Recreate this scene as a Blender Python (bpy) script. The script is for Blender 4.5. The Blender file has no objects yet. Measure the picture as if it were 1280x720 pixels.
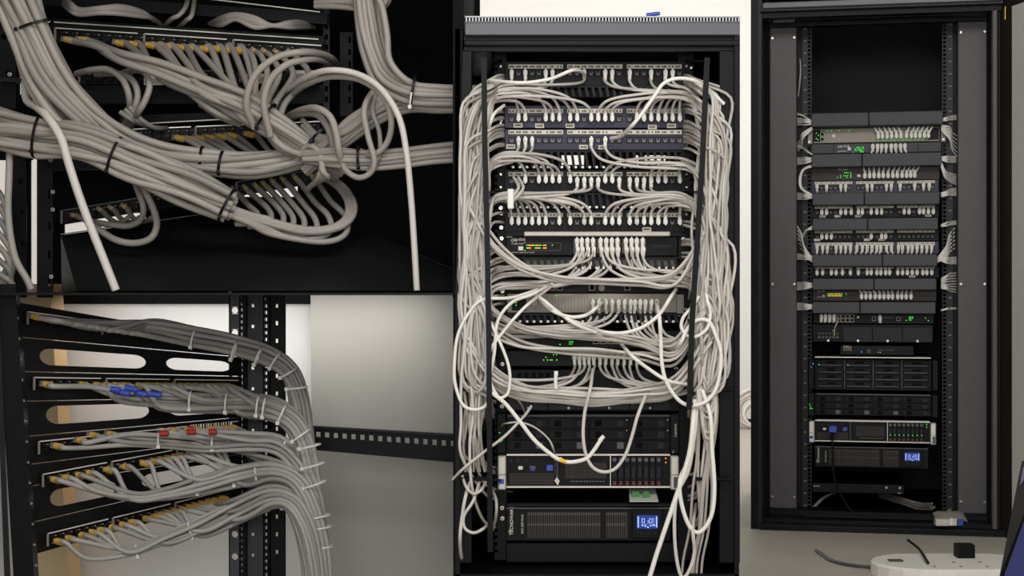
import bpy, math, random
from mathutils import Vector, Matrix
random.seed(7)
rnd = random.random
def U(a, b): return a + (b - a) * rnd()
D = 4.2; F = 2100.0; ZC = 0.83
SC = bpy.context.scene
COL = SC.collection
def S(y): return (D + y) / F                       # metres covered by one photo pixel at depth y
VC = [(640, 0.0)]                                  # image centre column and its x
def P(px, py, y=0.0):
    s = S(y); c = VC[0]; return Vector((c[1] + (px - c[0]) * s, y, ZC + (360 - py) * s))
# ------------------------------------------------------------------ materials
def mat(name, rgb, rough=0.5, metal=0.0, emit=None, es=1.0, noise=0.06, nscale=60, alpha=None, trans=0):
    m = bpy.data.materials.new(name); m.use_nodes = True
    nt = m.node_tree; b = nt.nodes['Principled BSDF']
    lin = [((c / 255) / 12.92 if c / 255 <= .04045 else ((c / 255 + .055) / 1.055) ** 2.4) for c in rgb]
    b.inputs['Roughness'].default_value = rough; b.inputs['Metallic'].default_value = metal
    if noise:
        tc = nt.nodes.new('ShaderNodeTexCoord'); n = nt.nodes.new('ShaderNodeTexNoise')
        n.inputs['Scale'].default_value = nscale; n.inputs['Detail'].default_value = 3
        nt.links.new(tc.outputs['Object'], n.inputs['Vector'])
        r = nt.nodes.new('ShaderNodeMapRange'); r.inputs['To Min'].default_value = 1 - noise; r.inputs['To Max'].default_value = 1 + noise
        nt.links.new(n.outputs['Fac'], r.inputs['Value'])
        mx = nt.nodes.new('ShaderNodeVectorMath'); mx.operation = 'SCALE'; mx.inputs[0].default_value = lin
        nt.links.new(r.outputs['Result'], mx.inputs['Scale']); nt.links.new(mx.outputs['Vector'], b.inputs['Base Color'])
    else: b.inputs['Base Color'].default_value = (*lin, 1)
    if emit:
        e = [((c / 255) / 12.92 if c / 255 <= .04045 else ((c / 255 + .055) / 1.055) ** 2.4) for c in emit]
        b.inputs['Emission Color'].default_value = (*e, 1); b.inputs['Emission Strength'].default_value = es
    if max(rgb) < 60: b.inputs['Specular IOR Level'].default_value = .18
    elif max(rgb) < 110: b.inputs['Specular IOR Level'].default_value = .35
    if trans: b.inputs['Transmission Weight'].default_value = trans
    return m
M = {}
M['wall'] = mat('painted_wall', (227, 225, 222), .8, noise=.02, nscale=3)
M['floor'] = mat('pale_concrete', (178, 172, 160), .55, noise=.12, nscale=7)
M['ceil'] = mat('ceiling_paint', (225, 225, 222), .9)
M['black'] = mat('black_steel', (15, 15, 17), .45, .2)
M['dark'] = mat('satin_black', (9, 9, 10), .5)
M['pit'] = mat('matt_black', (5, 5, 6), .8)
M['char'] = mat('charcoal_steel', (38, 37, 39), .42, .3)
M['grey'] = mat('grey_steel', (84, 84, 88), .4, .3)
M['comb'] = mat('vent_grey', (168, 168, 170), .4, .3)
M['cover'] = mat('cover_grey', (70, 70, 73), .55)
M['panelg'] = mat('powder_coat_grey', (82, 79, 79), .5, .2)
M['navy'] = mat('navy_panel', (34, 32, 60), .45)
M['sil'] = mat('brushed_silver', (212, 207, 198), .35, .3)
M['beige'] = mat('beige_grey', (142, 135, 125), .5, .1)
M['screw'] = mat('screw_steel', (215, 212, 205), .25, .6)
M['label'] = mat('label_paper', (216, 208, 192), .7)
M['ink'] = mat('ink', (70, 66, 62), .7)
M['white'] = mat('white_plastic', (228, 224, 216), .5)
M['jack'] = mat('jack_grey', (112, 106, 100), .5)
M['cmid'] = mat('cable_warm_white', (202, 196, 189), .5, noise=.03)
M['cmid2'] = mat('cable_grey_white', (176, 170, 163), .5, noise=.03)
M['cbright'] = mat('cable_ivory', (232, 228, 221), .5, noise=.03)
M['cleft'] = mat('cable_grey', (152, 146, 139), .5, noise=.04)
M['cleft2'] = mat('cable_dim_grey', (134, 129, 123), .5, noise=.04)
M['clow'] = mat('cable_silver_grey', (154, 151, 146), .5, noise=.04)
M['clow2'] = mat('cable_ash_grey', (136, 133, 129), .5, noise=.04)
M['cblk'] = mat('black_rubber', (20, 20, 20), .6)
M['yel'] = mat('yellow_boot', (196, 158, 62), .5)
M['yel2'] = mat('yellow_tape', (240, 190, 40), .5)
M['blue'] = mat('blue_plastic', (50, 72, 170), .4)
M['red'] = mat('red_tag', (150, 30, 28), .5)
M['tieb'] = mat('black_nylon', (10, 10, 12), .4)
M['tiew'] = mat('white_nylon', (206, 203, 198), .4)
M['wood'] = mat('pale_wood', (232, 204, 160), .6, noise=.1, nscale=9)
M['wood2'] = mat('wood_edge', (216, 176, 124), .6, noise=.1, nscale=9)
M['gled'] = mat('green_light', (20, 90, 20), .4, emit=(60, 240, 60), es=1.2, noise=0)
M['oled'] = mat('orange_light', (120, 60, 10), .4, emit=(255, 140, 30), es=2.2, noise=0)
M['bled'] = mat('blue_light', (20, 40, 150), .4, emit=(50, 110, 255), es=3, noise=0)
M['lcd'] = mat('blue_display', (20, 30, 90), .3, emit=(44, 70, 160), es=.5, noise=0)
M['lcdw'] = mat('display_segments', (150, 180, 240), .3, emit=(150, 185, 255), es=.7, noise=0)
M['maroon'] = mat('maroon_latch', (92, 38, 48), .45)
M['door'] = mat('pale_door', (206, 207, 200), .45)
M['brown'] = mat('dark_bronze', (46, 40, 38), .4, .3)
M['gpan'] = mat('grey_side_panel', (158, 155, 148), .55, noise=.05, nscale=4)
M['slab'] = mat('slab_grey', (34, 34, 35), .35, .3)
M['scr'] = mat('dim_screen', (40, 42, 78), .25, emit=(52, 54, 98), es=.5, noise=0)
M['lid'] = mat('smudged_lid', (180, 172, 162), .4, .2, noise=.3, nscale=25)
M['card'] = mat('card_green', (60, 120, 64), .6); M['cardw'] = mat('card_pale', (170, 176, 160), .6)
M['brass'] = mat('brass', (200, 160, 60), .3, .8)
M['mesh'] = mat('vent_brown', (74, 66, 60), .6)
# ------------------------------------------------------------------ builders
class MB:
    def __init__(s): s.v = []; s.f = []; s.m = []; s.mats = []; s.smooth = []
    def mi(s, m):
        if m not in s.mats: s.mats.append(m)
        return s.mats.index(m)
    def add(s, vs, fs, m, smooth=False):
        k = len(s.v); s.v += [tuple(v) for v in vs]; i = s.mi(m)
        for f in fs: s.f.append(tuple(a + k for a in f)); s.m.append(i); s.smooth.append(smooth)
    def hexa(s, c, m):           # 8 corners: front 4 (ccw), back 4
        s.add(c, [(0,1,2,3), (7,6,5,4), (0,4,5,1), (1,5,6,2), (2,6,7,3), (3,7,4,0)], m)
    def box(s, x0, y0, x1, y1, y, d, m, bev=0.0):   # px rectangle at depth y, extruded d metres straight back
        a = P(x0, y1, y); b = P(x1, y0, y)
        s.wbox((a.x, y, a.z), (b.x, y + d, b.z), m, bev)
    def wbox(s, lo, hi, m, bev=0.0):
        x0, y0, z0 = lo; x1, y1, z1 = hi
        if not bev:
            s.hexa([(x0,y0,z0),(x1,y0,z0),(x1,y0,z1),(x0,y0,z1),(x0,y1,z0),(x1,y1,z0),(x1,y1,z1),(x0,y1,z1)], m); return
        e = bev
        ring = [(x0+e,z0),(x1-e,z0),(x1,z0+e),(x1,z1-e),(x1-e,z1),(x0+e,z1),(x0,z1-e),(x0,z0+e)]
        fr = [(x0+2*e,z0+e),(x1-2*e,z0+e),(x1-e,z0+2*e),(x1-e,z1-2*e),(x1-2*e,z1-e),(x0+2*e,z1-e),(x0+e,z1-2*e),(x0+e,z0+2*e)]
        vs = [(x,y0,z) for x,z in fr] + [(x,y0+e,z) for x,z in ring] + [(x,y1,z) for x,z in ring]
        fs = [tuple(range(8)), tuple(range(23,15,-1))]
        for i in range(8):
            j = (i+1) % 8; fs += [(i+8,j+8,j,i), (i+16,j+16,j+8,i+8)]
        s.add(vs, fs, m)
    def cyl(s, c, r, h, m, n=12, axis='y', r2=None):
        r2 = r if r2 is None else r2; vs = []
        for k, rr in ((0, r), (h, r2)):
            for i in range(n):
                a = 2*math.pi*i/n; p = (rr*math.cos(a), rr*math.sin(a))
                vs.append((c[0]+p[0], c[1]+k, c[2]+p[1]) if axis == 'y' else ((c[0]+p[0], c[1]+p[1], c[2]+k) if axis == 'z' else (c[0]+k, c[1]+p[0], c[2]+p[1])))
        fs = [tuple(range(n)), tuple(range(2*n-1, n-1, -1))] + [(i, i+n, (i+1)%n+n, (i+1)%n) for i in range(n)]
        s.add(vs, fs, m)
    def bar(s, a, b, up, w, h, m):           # box between two world points
        a, b = Vector(a), Vector(b); t = (b-a).normalized(); u = Vector(up); n = t.cross(u).normalized(); u = n.cross(t).normalized()
        c = []
        for p in (a, b): c += [p - n*w/2 - u*h/2, p + n*w/2 - u*h/2, p + n*w/2 + u*h/2, p - n*w/2 + u*h/2]
        s.hexa(c, m)
    def tube(s, pts, r, m, n=8, r_end=None):
        k = len(pts); rings = []
        t0 = (pts[1]-pts[0]).normalized(); up = Vector((0,1,0)) if abs(t0.y) < .9 else Vector((1,0,0))
        nn = t0.cross(up).normalized(); vs = []
        for i, p in enumerate(pts):
            t = (pts[min(i+1,k-1)] - pts[max(i-1,0)])
            t = t.normalized() if t.length > 1e-9 else t0
            nn = (nn - t*nn.dot(t)); nn = nn.normalized() if nn.length > 1e-6 else t.orthogonal().normalized()
            b = t.cross(nn); rr = r if r_end is None else r + (r_end-r)*i/(k-1)
            for j in range(n):
                a = 2*math.pi*j/n; vs.append(p + nn*math.cos(a)*rr + b*math.sin(a)*rr)
        fs = []
        for i in range(k-1):
            for j in range(n): fs.append((i*n+j, i*n+(j+1)%n, (i+1)*n+(j+1)%n, (i+1)*n+j))
        s.add(vs, fs, m, True); s.add(vs[:n], [tuple(range(n-1,-1,-1))], m); s.add(vs[-n:], [tuple(range(n))], m)
    def mesh(s, name, origin=(0,0,0)):
        o = Vector(origin); me = bpy.data.meshes.new(name)
        me.from_pydata([tuple(Vector(v)-o) for v in s.v], [], s.f)
        for m in s.mats: me.materials.append(M[m])
        me.polygons.foreach_set('material_index', s.m); me.polygons.foreach_set('use_smooth', s.smooth)
        me.update(); return me
    def build(s, name, parent=None, origin=None):
        if not s.v: return None
        if parent is not None: org = worldloc(parent)
        elif origin is not None: org = Vector(origin)
        else:
            n = len(s.v); org = Vector((sum(v[0] for v in s.v)/n, sum(v[1] for v in s.v)/n, min(v[2] for v in s.v)))
        o = bpy.data.objects.new(name, s.mesh(name, org)); COL.objects.link(o)
        if parent is not None: o.parent = parent
        else: o.location = org
        return o
def worldloc(o):
    l = Vector((0,0,0))
    while o is not None: l += o.location; o = o.parent
    return l
def tag(o, label=None, cat=None, group=None, kind=None):
    if label: o['label'] = label
    if cat: o['category'] = cat
    if group: o['group'] = group
    if kind: o['kind'] = kind
    return o
def thing(name, loc, label, cat, group=None):
    o = bpy.data.objects.new(name, None); COL.objects.link(o); o.location = loc; o.empty_display_size = .02
    return tag(o, label, cat, group)
def struct(name, mb): return tag(mb.build(name), kind='structure')
def stamp(mesh, name, pos, parent, rot=None):      # a part sharing mesh data, at world position pos
    o = bpy.data.objects.new(name, mesh); COL.objects.link(o); o.parent = parent
    o.location = Vector(pos) - worldloc(parent)
    if rot: o.rotation_euler = rot
    return o
def spline(pts, n=6):
    q = [pts[0]*2 - pts[1]] + list(pts) + [pts[-1]*2 - pts[-2]]; out = []
    for i in range(1, len(q)-2):
        a, b, c, d = q[i-1:i+3]
        for k in range(n):
            t = k/n; out.append(.5*((2*b) + (c-a)*t + (2*a-5*b+4*c-d)*t*t + (3*b-a-3*c+d)*t**3))
    out.append(pts[-1].copy()); return out
def text(s, px, py, hpx, y, m, parent, rot=0, name='lettering'):
    cu = bpy.data.curves.new(name, 'FONT'); cu.body = s; cu.size = hpx*1.35*S(y); cu.extrude = .0002
    cu.align_x = 'LEFT'; cu.align_y = 'BOTTOM_BASELINE' if False else 'BOTTOM'
    t = bpy.data.objects.new('tmp', cu); COL.objects.link(t)
    me = bpy.data.meshes.new_from_object(t.evaluated_get(bpy.context.evaluated_depsgraph_get()))
    bpy.data.objects.remove(t); me.materials.clear(); me.materials.append(M[m])
    R = Matrix.Rotation(rot, 4, 'Y') @ Matrix.Rotation(math.pi/2, 4, 'X'); me.transform(R); me.name = name
    o = bpy.data.objects.new(name, me); COL.objects.link(o); o.parent = parent
    o.location = P(px, py, y) - worldloc(parent); return o
ORD = ['first','second','third','fourth','fifth','sixth','seventh','eighth','ninth','tenth','eleventh','twelfth','thirteenth','fourteenth','fifteenth','sixteenth','seventeenth','eighteenth','nineteenth','twentieth']
ORD += ['twenty-'+w for w in ORD[:9]]
def cable(pts, rpx, m, label, group=None, name='patch_cable', plugs=(), n=6, sides=8, cat='cable', extra=None):
    """pts: list of (px,py,y). A cable is one mesh, or an Empty with sheath and plug when its plug shows."""
    W = [P(*p) for p in pts]; r = rpx*S(pts[len(pts)//2][2])
    mb = MB(); mb.tube(spline(W, n), r, m, sides)
    if not plugs and not extra:
        o = mb.build(name); return tag(o, label, cat, group)
    root = thing(name, W[0], label, cat, group)
    mb.build('sheath', root)
    for k in plugs:                       # (meshname, index, angle)
        stamp(PLUG[k[0]], k[3] if len(k) > 3 else 'plug', W[k[1]], root, k[2])
    if extra: extra(root)
    return root
BN = ['network_cable']
def bundle_path(path, y0=None):
    return [(a[0], a[1], a[2]) for a in path]
def disc(n):
    out = []
    for i in range(n):
        r = math.sqrt((i+.5)/n); a = i*2.399963; out.append((r*math.cos(a), r*math.sin(a)))
    return out
def bundle(path, n, rpx, mats, label, group=None, boots=None, twist=.6, name=None, flat=.6, boot_mesh='boot_y', wob=.08, sides=8):
    """path: (px,py,y,Rpx). Each strand is its own object. boots: start points (px,py,y)."""
    name = name or BN[0]; W = [P(a[0], a[1], a[2]) for a in path]; R = [a[3]*S(a[2]) for a in path]
    K = len(W); fr = []
    for i in range(K):
        t = (W[min(i+1,K-1)] - W[max(i-1,0)]).normalized(); nn = t.cross(Vector((0,1,0))).normalized(); fr.append((nn, nn.cross(t).normalized()))
    dd = disc(n); random.shuffle(dd)
    if boots: dd.sort(key=lambda d: d[0]*0 + rnd()*.0 - 0)
    outs = []
    for i, (u, v) in enumerate(dd):
        pts = []; ph = U(-.5,.5)
        st = 0
        if boots:
            bx, by, byd = boots[i % len(boots)]
            b = P(bx, by, byd); dx = P(bx+9, by+2, byd-.01); pts = [b, dx]
            st = next((k for k in range(K) if path[k][0] > bx+24), K-2)
        for k in range(st, K):
            a = twist*k*.35 + ph*.3; uu = u*math.cos(a) - v*math.sin(a); vv = u*math.sin(a) + v*math.cos(a)
            w = wob*R[k]
            pts.append(W[k] + fr[k][0]*(uu*R[k]+U(-w,w)) + fr[k][1]*(vv*R[k]*flat+U(-w,w)))
        r = rpx*S(path[K//2][2])*U(.94,1.04); mb = MB(); mb.tube(spline(pts, 6), r, mats[i % len(mats)], sides)
        if boots:
            bx, by, byd = boots[i % len(boots)]
            lab = label.replace('{n}', ORD[i]) if '{n}' in label else label
            root = thing(name, pts[0], lab, 'cable', group); mb.build('sheath', root)
            d = (pts[1]-pts[0]).normalized(); q = d.to_track_quat('X', 'Z').to_euler()
            bt = stamp(PLUG[boot_mesh], 'strain_relief_boot', pts[0], root, q)
            outs.append(root)
        else: outs.append(tag(mb.build(name), label, 'cable', group))
    return outs
def tie(px, py, y, ang, R, m, label, group=None, flat=.75, wpx=2.0):
    if m == 'tieb': wpx = 3.6
    """ring round a bundle; ang = bundle direction in degrees on screen (0 = right, 90 = down)"""
    c = P(px, py, y); s = S(y); a = math.radians(ang); t = Vector((math.cos(a), 0, -math.sin(a))); nn = Vector((math.sin(a), 0, math.cos(a))); b = Vector((0,1,0))
    r = R*s; w = wpx*s; pr = []
    K = 22; vs = []
    for i in range(K):
        q = 2*math.pi*i/K; d = nn*math.cos(q) + b*math.sin(q)*flat
        for (dt, dr) in ((-w/2, 0), (w/2, 0), (w/2, .0016), (-w/2, .0016)): vs.append(c + d*(r+dr) + t*dt)
    fs = []
    for i in range(K):
        j = (i+1) % K
        for e in range(4): fs.append((i*4+e, i*4+(e+1)%4, j*4+(e+1)%4, j*4+e))
    root = thing('cable_tie', c, label, 'cable tie', group)
    mb = MB(); mb.add(vs, fs, m, False); mb.build('strap', root)
    h = MB(); q = c - nn*r*.75 - b*r*flat*.75; h.hexa([q+Vector(k)*s for k in ((-2.2,-2,-2.2),(2.2,-2,-2.2),(2.2,-2,2.2),(-2.2,-2,2.2),(-2.2,2,-2.2),(2.2,2,-2.2),(2.2,2,2.2),(-2.2,2,2.2))], m); h.build('ratchet_head', root)
    return root
def perf(mb, x0, y0, x1, y1, y, holes, m, th=.003, rnd_=False):
    """plate with a vertical row (or rows) of holes. holes: list of (cx,cy,w,h) px; they must not share rows unless same cy"""
    rows = {}
    for h in holes: rows.setdefault(h[1], []).append(h)
    cy = sorted(rows); top = y0
    def plate(a, b, c, d):
        if c-a > .01 and d-b > .01: mb.box(a, b, c, d, y, th, m)
    for k in cy:
        hs = sorted(rows[k]); hh = hs[0][3]; plate(x0, top, x1, k-hh/2); left = x0
        for h in hs: plate(left, k-hh/2, h[0]-h[2]/2, k+hh/2); left = h[0]+h[2]/2
        plate(left, k-hh/2, x1, k+hh/2); top = k+hh/2
        if rnd_:
            for h in hs:        # corner fillets turn the square into a round hole
                s = S(y); c = P(h[0], h[1], y); r = h[2]/2*s
                for sx, sz in ((1,1),(1,-1),(-1,1),(-1,-1)):
                    arc = [(c.x+sx*r*math.cos(t), c.z+sz*r*math.sin(t)) for t in [math.pi/2*q/4 for q in range(5)]]
                    co = (c.x+sx*r, c.z+sz*r); vs = [(co[0], y, co[1])] + [(a, y, b) for a, b in arc] + [(co[0], y+th, co[1])] + [(a, y+th, b) for a, b in arc]
                    fs = [(0,i+1,i+2) for i in range(4)] + [(6,i+8,i+7) for i in range(4)] + [(i+1,i+7,i+8,i+2) for i in range(4)]
                    mb.add(vs, fs, m)
    plate(x0, top, x1, y1)
# ---- shared small meshes
PLUG = {}
def mk(name, fn):
    mb = MB(); fn(mb); PLUG[name] = mb.mesh(name); return PLUG[name]
def _plug(mb, s, m, length=1.0):     # rj45 plug hanging down, origin at the jack mouth
    mb.wbox((-2.5*s,-.012,-3*s),(2.5*s,.004,2.6*s), m, .0006)
    mb.wbox((-1.2*s,-.0145,-1.5*s),(1.2*s,-.011,4.2*s), m, .0004)
    mb.tube([Vector((0,-.007,-2*s)),Vector((0,-.008,-6*s)),Vector((0,-.008,-10*s*length))], 2.5*s, m, 8, 1.9*s)
sm = S(.12); sr = S(1.7)
mk('plug_m', lambda b: _plug(b, sm, 'cbright')); mk('plug_r', lambda b: _plug(b, sr*.82, 'cbright', .8))
def _boot(mb, s, m):
    mb.tube([Vector((-6*s,0,0)),Vector((-5.5*s,0,0)),Vector((5*s,0,0)),Vector((8*s,0,0))], 3.7*s, m, 10, 2.9*s)
    for k in range(4): mb.cyl((-3.5*s+k*2.6*s,0,0), 4.1*s, 1.1*s, m, 10, 'x')
    mb.wbox((-10*s,-3.6*s,-3.2*s),(-5.5*s,3.6*s,3.2*s), 'jack', .0006)
mk('boot_y', lambda b: _boot(b, S(.5), 'yel')); mk('boot_b', lambda b: _boot(b, S(.5)*.98, 'yel')); mk('boot_s', lambda b: _boot(b, S(.5)*.8, 'yel'))
def _end(mb, s, m):
    mb.wbox((0,-2*s,-2.6*s),(9*s,2*s,2.6*s), m, .0006); mb.wbox((1*s,-2.9*s,-1*s),(6*s,-1.9*s,1*s), m)
mk('plug_x', lambda b: _end(b, S(0), 'cbright'))
def _jack(mb, s, w, h, m='dark', sh='jack', op=False):
    W = w*s/2; H = h*s/2; e = .9*s
    mb.wbox((-W,-.002,H-e),(W,.001,H),m); mb.wbox((-W,-.002,-H),(W,.001,-H+e),m)
    mb.wbox((-W,-.002,-H+e),(-W+e,.001,H-e),m); mb.wbox((W-e,-.002,-H+e),(W,.001,H-e),m)
    mb.wbox((-W+e,.0002,-H+e),(W-e,.001,H-e),'pit')
    if not op:
        mb.wbox((-W*.5,-.0014,-H*.75),(W*.5,.0004,-H*.1),sh); mb.wbox((-W*.62,-.0014,-H*.1),(-W*.34,.0004,H*.45),sh); mb.wbox((W*.34,-.0014,-H*.1),(W*.62,.0004,H*.45),sh)
mk('jack_m', lambda b: _jack(b, sm, 7.6, 8)); mk('jack_r', lambda b: _jack(b, sr, 5.2, 6))
mk('jack_open', lambda b: _jack(b, sm, 7.8, 8, 'beige', op=True)); mk('jack_openr', lambda b: _jack(b, sr, 5.2, 5, 'beige', op=True))
def _screw(mb, s, r):
    mb.cyl((0,-.003,0), r*s*.75, .001, 'screw', 12, r2=r*s); mb.cyl((0,-.002,0), r*s, .003, 'screw', 12)
    mb.wbox((-r*s*.5,-.0035,-r*s*.14),(r*s*.5,-.0028,r*s*.14),'dark'); mb.wbox((-r*s*.14,-.0035,-r*s*.5),(r*s*.14,-.0028,r*s*.5),'dark')
mk('screw_m', lambda b: _screw(b, sm, 2.9)); mk('screw_r', lambda b: _screw(b, sr, 1.7)); mk('screw_s', lambda b: _screw(b, sm, 1.6))
def _led(mb, s, r, m): mb.cyl((0,-.0016,0), r*s, .002, m, 8)
for nm, mm in (('g','gled'),('o','oled'),('b','bled'),('w','white')):
    mk('led_'+nm, lambda b, mm=mm: _led(b, sm, .75, mm)); mk('ledr_'+nm, lambda b, mm=mm: _led(b, sr, .62, mm))
def leds(root, pts, y, kind='led_g'):
    for p in pts: stamp(PLUG[kind if len(p) < 3 else p[2]], 'status_light', P(p[0], p[1], y), root)

def face_camera(objs, pivot, ang):               # turn a finished rack on the spot
    c, s = math.cos(ang), math.sin(ang); k = c
    for o in objs:
        d = o.location - pivot; x = d.x*k
        o.location = pivot + Vector((x*c - d.y*s, x*s + d.y*c, d.z)); o.rotation_euler.z += ang; o.scale.x *= k
# ================================================================== THE SETTING
b = MB(); xe = -.150
for lo, hi in (((-3.2,-4.9,-.06),(3.4,0,0)),((-3.2,1.06,-.06),(3.4,6.35,0)),((xe,0,-.06),(3.4,1.06,0)),((-3.2,0,-.30),(xe,1.06,-.24))): b.wbox(lo, hi, 'floor')
struct('floor', b)
b = MB(); b.wbox((-3.2,6.2,0),(3.4,6.35,3.0),'wall'); struct('wall_back', b)
b = MB(); b.wbox((-3.35,-4.9,0),(-3.2,6.35,3.0),'wall'); struct('wall_left', b)
b = MB(); b.wbox((3.4,-4.9,0),(3.55,6.35,3.0),'wall'); struct('wall_right', b)
b = MB(); b.wbox((-3.35,-4.9,3.0),(3.55,6.35,3.1),'ceil'); struct('ceiling', b)
b = MB(); b.wbox((-3.2,6.17,0),(3.4,6.2,.02),'char'); struct('baseboard_back', b)
# ================================================================== OLD (MIDDLE) RACK
YM = .12                                            # face of the equipment
LR = 'in the older rack'
cab = thing('server_cabinet', (0, .5, 0), 'shorter black network cabinet with vented grey top edge, crowded with loose grey cables', 'server rack')
xl, xr = P(569, 0, 0).x, P(924, 0, 0).x; zt = P(0, 21, 0).z; zb = P(0, 733, 0).z
b = MB(); b.wbox((xl, 0, zb),(xl+.012, .30, zt-.03),'black'); b.wbox((xl, .30, zb),(xl+.012, .62, P(0,330,.3).z),'black'); b.wbox((xl,.62,zb),(xl+.012,.9,zt-.03),'black'); b.build('side_panel', cab)
b = MB(); b.wbox((xr-.012, 0, zb),(xr, .9, zt-.03),'black', .001); b.build('side_panel', cab)
b = MB(); b.box(581, 28, 925, 44, -.005, .9, 'grey', .002); b.build('top_panel', cab)
b = MB(); b.box(581, 26.6, 925, 28.4, -.004, .05, 'grey'); b.box(581, 20, 925, 21.6, -.004, .05, 'comb')
for k in range(87): x = 582.2+k*3.96; b.box(x, 21, x+1.7, 27.2, -.004, .02, 'comb')
b.box(581,20.5,925,28,.03,.004,'dark'); b.build('vent_comb', cab)
b = MB(); b.box(580, 44, 925, 51, .01, .03,'dark'); b.box(580, 50, 925, 57, -.002, .05,'black',.002); b.box(580,56,925,64,.01,.02,'dark'); b.build('front_rail', cab)
b = MB(); b.wbox((xl, .0, zb-.002),(xr, .9, zb+.03),'dark'); b.build('bottom_panel', cab)
b = MB(); b.box(608, 60, 655, 200, .85, .01, 'dark'); b.box(655,60,874,192,.85,.01,'dark'); b.box(630,206,874,705,.86,.01,'dark')
b.box(745,188,792,210,.84,.01,'dark'); b.box(730,188,748,210,.84,.01,'dark'); b.box(625,188,702,210,.84,.01,'dark'); b.box(832,188,874,210,.84,.01,'dark'); b.box(798,192,806,206,.84,.01,'dark'); b.box(868,60,875,705,.87,.01,'dark'); b.box(570,330,640,705,.87,.01,'dark'); b.box(570,60,608,116,.86,.01,'dark'); b.box(570,116,585,330,.86,.01,'dark'); b.box(585,178,632,330,.855,.01,'dark'); b.box(607,116,612,178,.85,.01,'dark'); b.box(617,116,636,178,.85,.01,'dark')
b.build('rear_panel', cab)
for sx in (0,1):
    b = MB(); b.box((569,899)[sx], 62, (590,925)[sx], 704, .01, .035, 'black', .002); b.build('front_upright', cab)
for q, (x0, x1, sxx) in enumerate(((616, 633, 626), (848, 869, 859))):
    b = MB(); hs = []
    y = 78
    while y < 690:
        hs.append((x0+4 if not q else x1-4, y, 3.6, 4.2)); y += 8.6
    perf(b, x0, 64, x1, 700, YM+.012, hs, 'dark', .004); b.box(x0 if not q else x1-2, 64, x0+2 if not q else x1, 700, YM+.012, .04, 'black')
    b.build('mounting_rail', cab)
for q,(pts) in enumerate((((605,72),(606,180),(609,300),(611,420),(612,560),(613,690)), ((884,72),(878,200),(871,310),(865,400),(862,500),(861,512)))):
    b = MB()
    for a, c in zip(pts, pts[1:]): b.bar(P(*a, -.07), P(*c, -.07), (0,1,0), .0135, .006, 'black')
    for yy in ((76, 240, 400, 600) if not q else (76, 240, 400, 505)):
        xx = (607 if yy<300 else 612) if not q else (882 if yy < 200 else 876 if yy < 300 else 864); e = (626 if not q else 858)
        b.bar(P(xx, yy, -.07), P(e, yy, YM+.01), (0,0,1), .010, .005, 'black')
    b.build('cable_guide', cab)
for sx,(a,c) in enumerate(((572,612),(866,916))):
    for yy in (485, 597):
        b = MB(); b.box(a, yy, c, yy+4, -.02, .03, 'black', .002); b.box(a, yy+1, a+3, yy+9, -.02,.03,'black'); b.build('cable_ring', cab)
for x,y in ((864,85),(916,92),(919,150)): stamp(PLUG['screw_s'],'screw',P(x,y,.02),cab)
for k in range(4): b = MB(); b.cyl(((-.1,.5)[k%2], (.1,.8)[k//2], .0), .03, zb, 'dark', 14, 'z'); b.build('foot', cab)
tag(cab)
def strip(root, x0, x1, y0, y1, yd, marks=8, m='label', full=True):
    b = MB(); b.box(x0, y0, x1, y1, yd-.0015, .002, m); p = (x1-x0)/marks
    for k in range(marks):
        for j in (0, .32, .6) if full else (.3,):
            if rnd() < .85: b.box(x0+p*(k+.14+j*.8), y0+(y1-y0)*.28, x0+p*(k+.14+j*.8)+p*.17, y1-(y1-y0)*.25, yd-.0022, .0008, 'ink')
    b.build('label_strip', root)
GX = ((639.6, 8.5), (712.6, 8.75), (786.9, 8.93))
def portx(i): g, k = divmod(i, 8); return GX[g][0] + GX[g][1]*k
def patch_panel(y0, y1, ys, yp, label, tags=(), bodym='navy', dy=0):
    root = thing('patch_bay', P(741, (y0+y1)/2, YM), label, 'patch panel')
    b = MB(); b.box(631, y0, 857, y1, YM, .03, bodym, .001); b.build('faceplate', root)
    for x0, x1 in ((635.5, 703.8), (709, 778), (783.5, 852)):
        strip(root, x0, x1, ys, ys+5.2, YM)
    for i in range(24): stamp(PLUG['jack_m'], 'port', P(portx(i), yp, YM), root)
    for x0, yy in tags:
        b = MB(); b.box(x0, yy, x0+11, yy+5.4, YM-.0014, .002, 'label')
        for k in range(4): b.box(x0+1.6+k*2, yy+1.4, x0+3+k*2, yy+3.9, YM-.002, .0008, 'ink')
        b.build('tag_label', root)
    for x in (626, 858):
        for y in (y0+6, y1-6): stamp(PLUG['screw_s'], 'screw', P(x, y, YM+.01), root)
    return root
patch_panel(77, 107, 80.5, 91, 'topmost black patch panel '+LR+', half its ports empty', bodym='black')
patch_panel(132, 160, 136, 148.5, 'navy patch panel second from the top '+LR, [(642,154),(669,154.5),(707,154.5),(810,156),(834,154.5)])
patch_panel(161.5, 187.5, 162.5, 175, 'navy patch panel third from the top '+LR+', mostly empty ports', [(633,180.5),(724,181),(748,181.5)])
patch_panel(212, 240, 215, 225.5, 'fourth patch panel down '+LR+', below the bright gap', bodym='black')
patch_panel(262, 290, 266, 277.5, 'fifth patch panel down '+LR+', above the pale lid', [(803,284)], 'black')
def device(label, name, cat, x0, y0, x1, y1, m='black', depth=.35, ears=None, y=YM, bev=.0015):
    root = thing(name, P((x0+x1)/2, (y0+y1)/2, y), label, cat)
    b = MB(); b.box(x0, y0, x1, y1, y, depth, m, bev); b.build('chassis', root)
    return root
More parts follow.
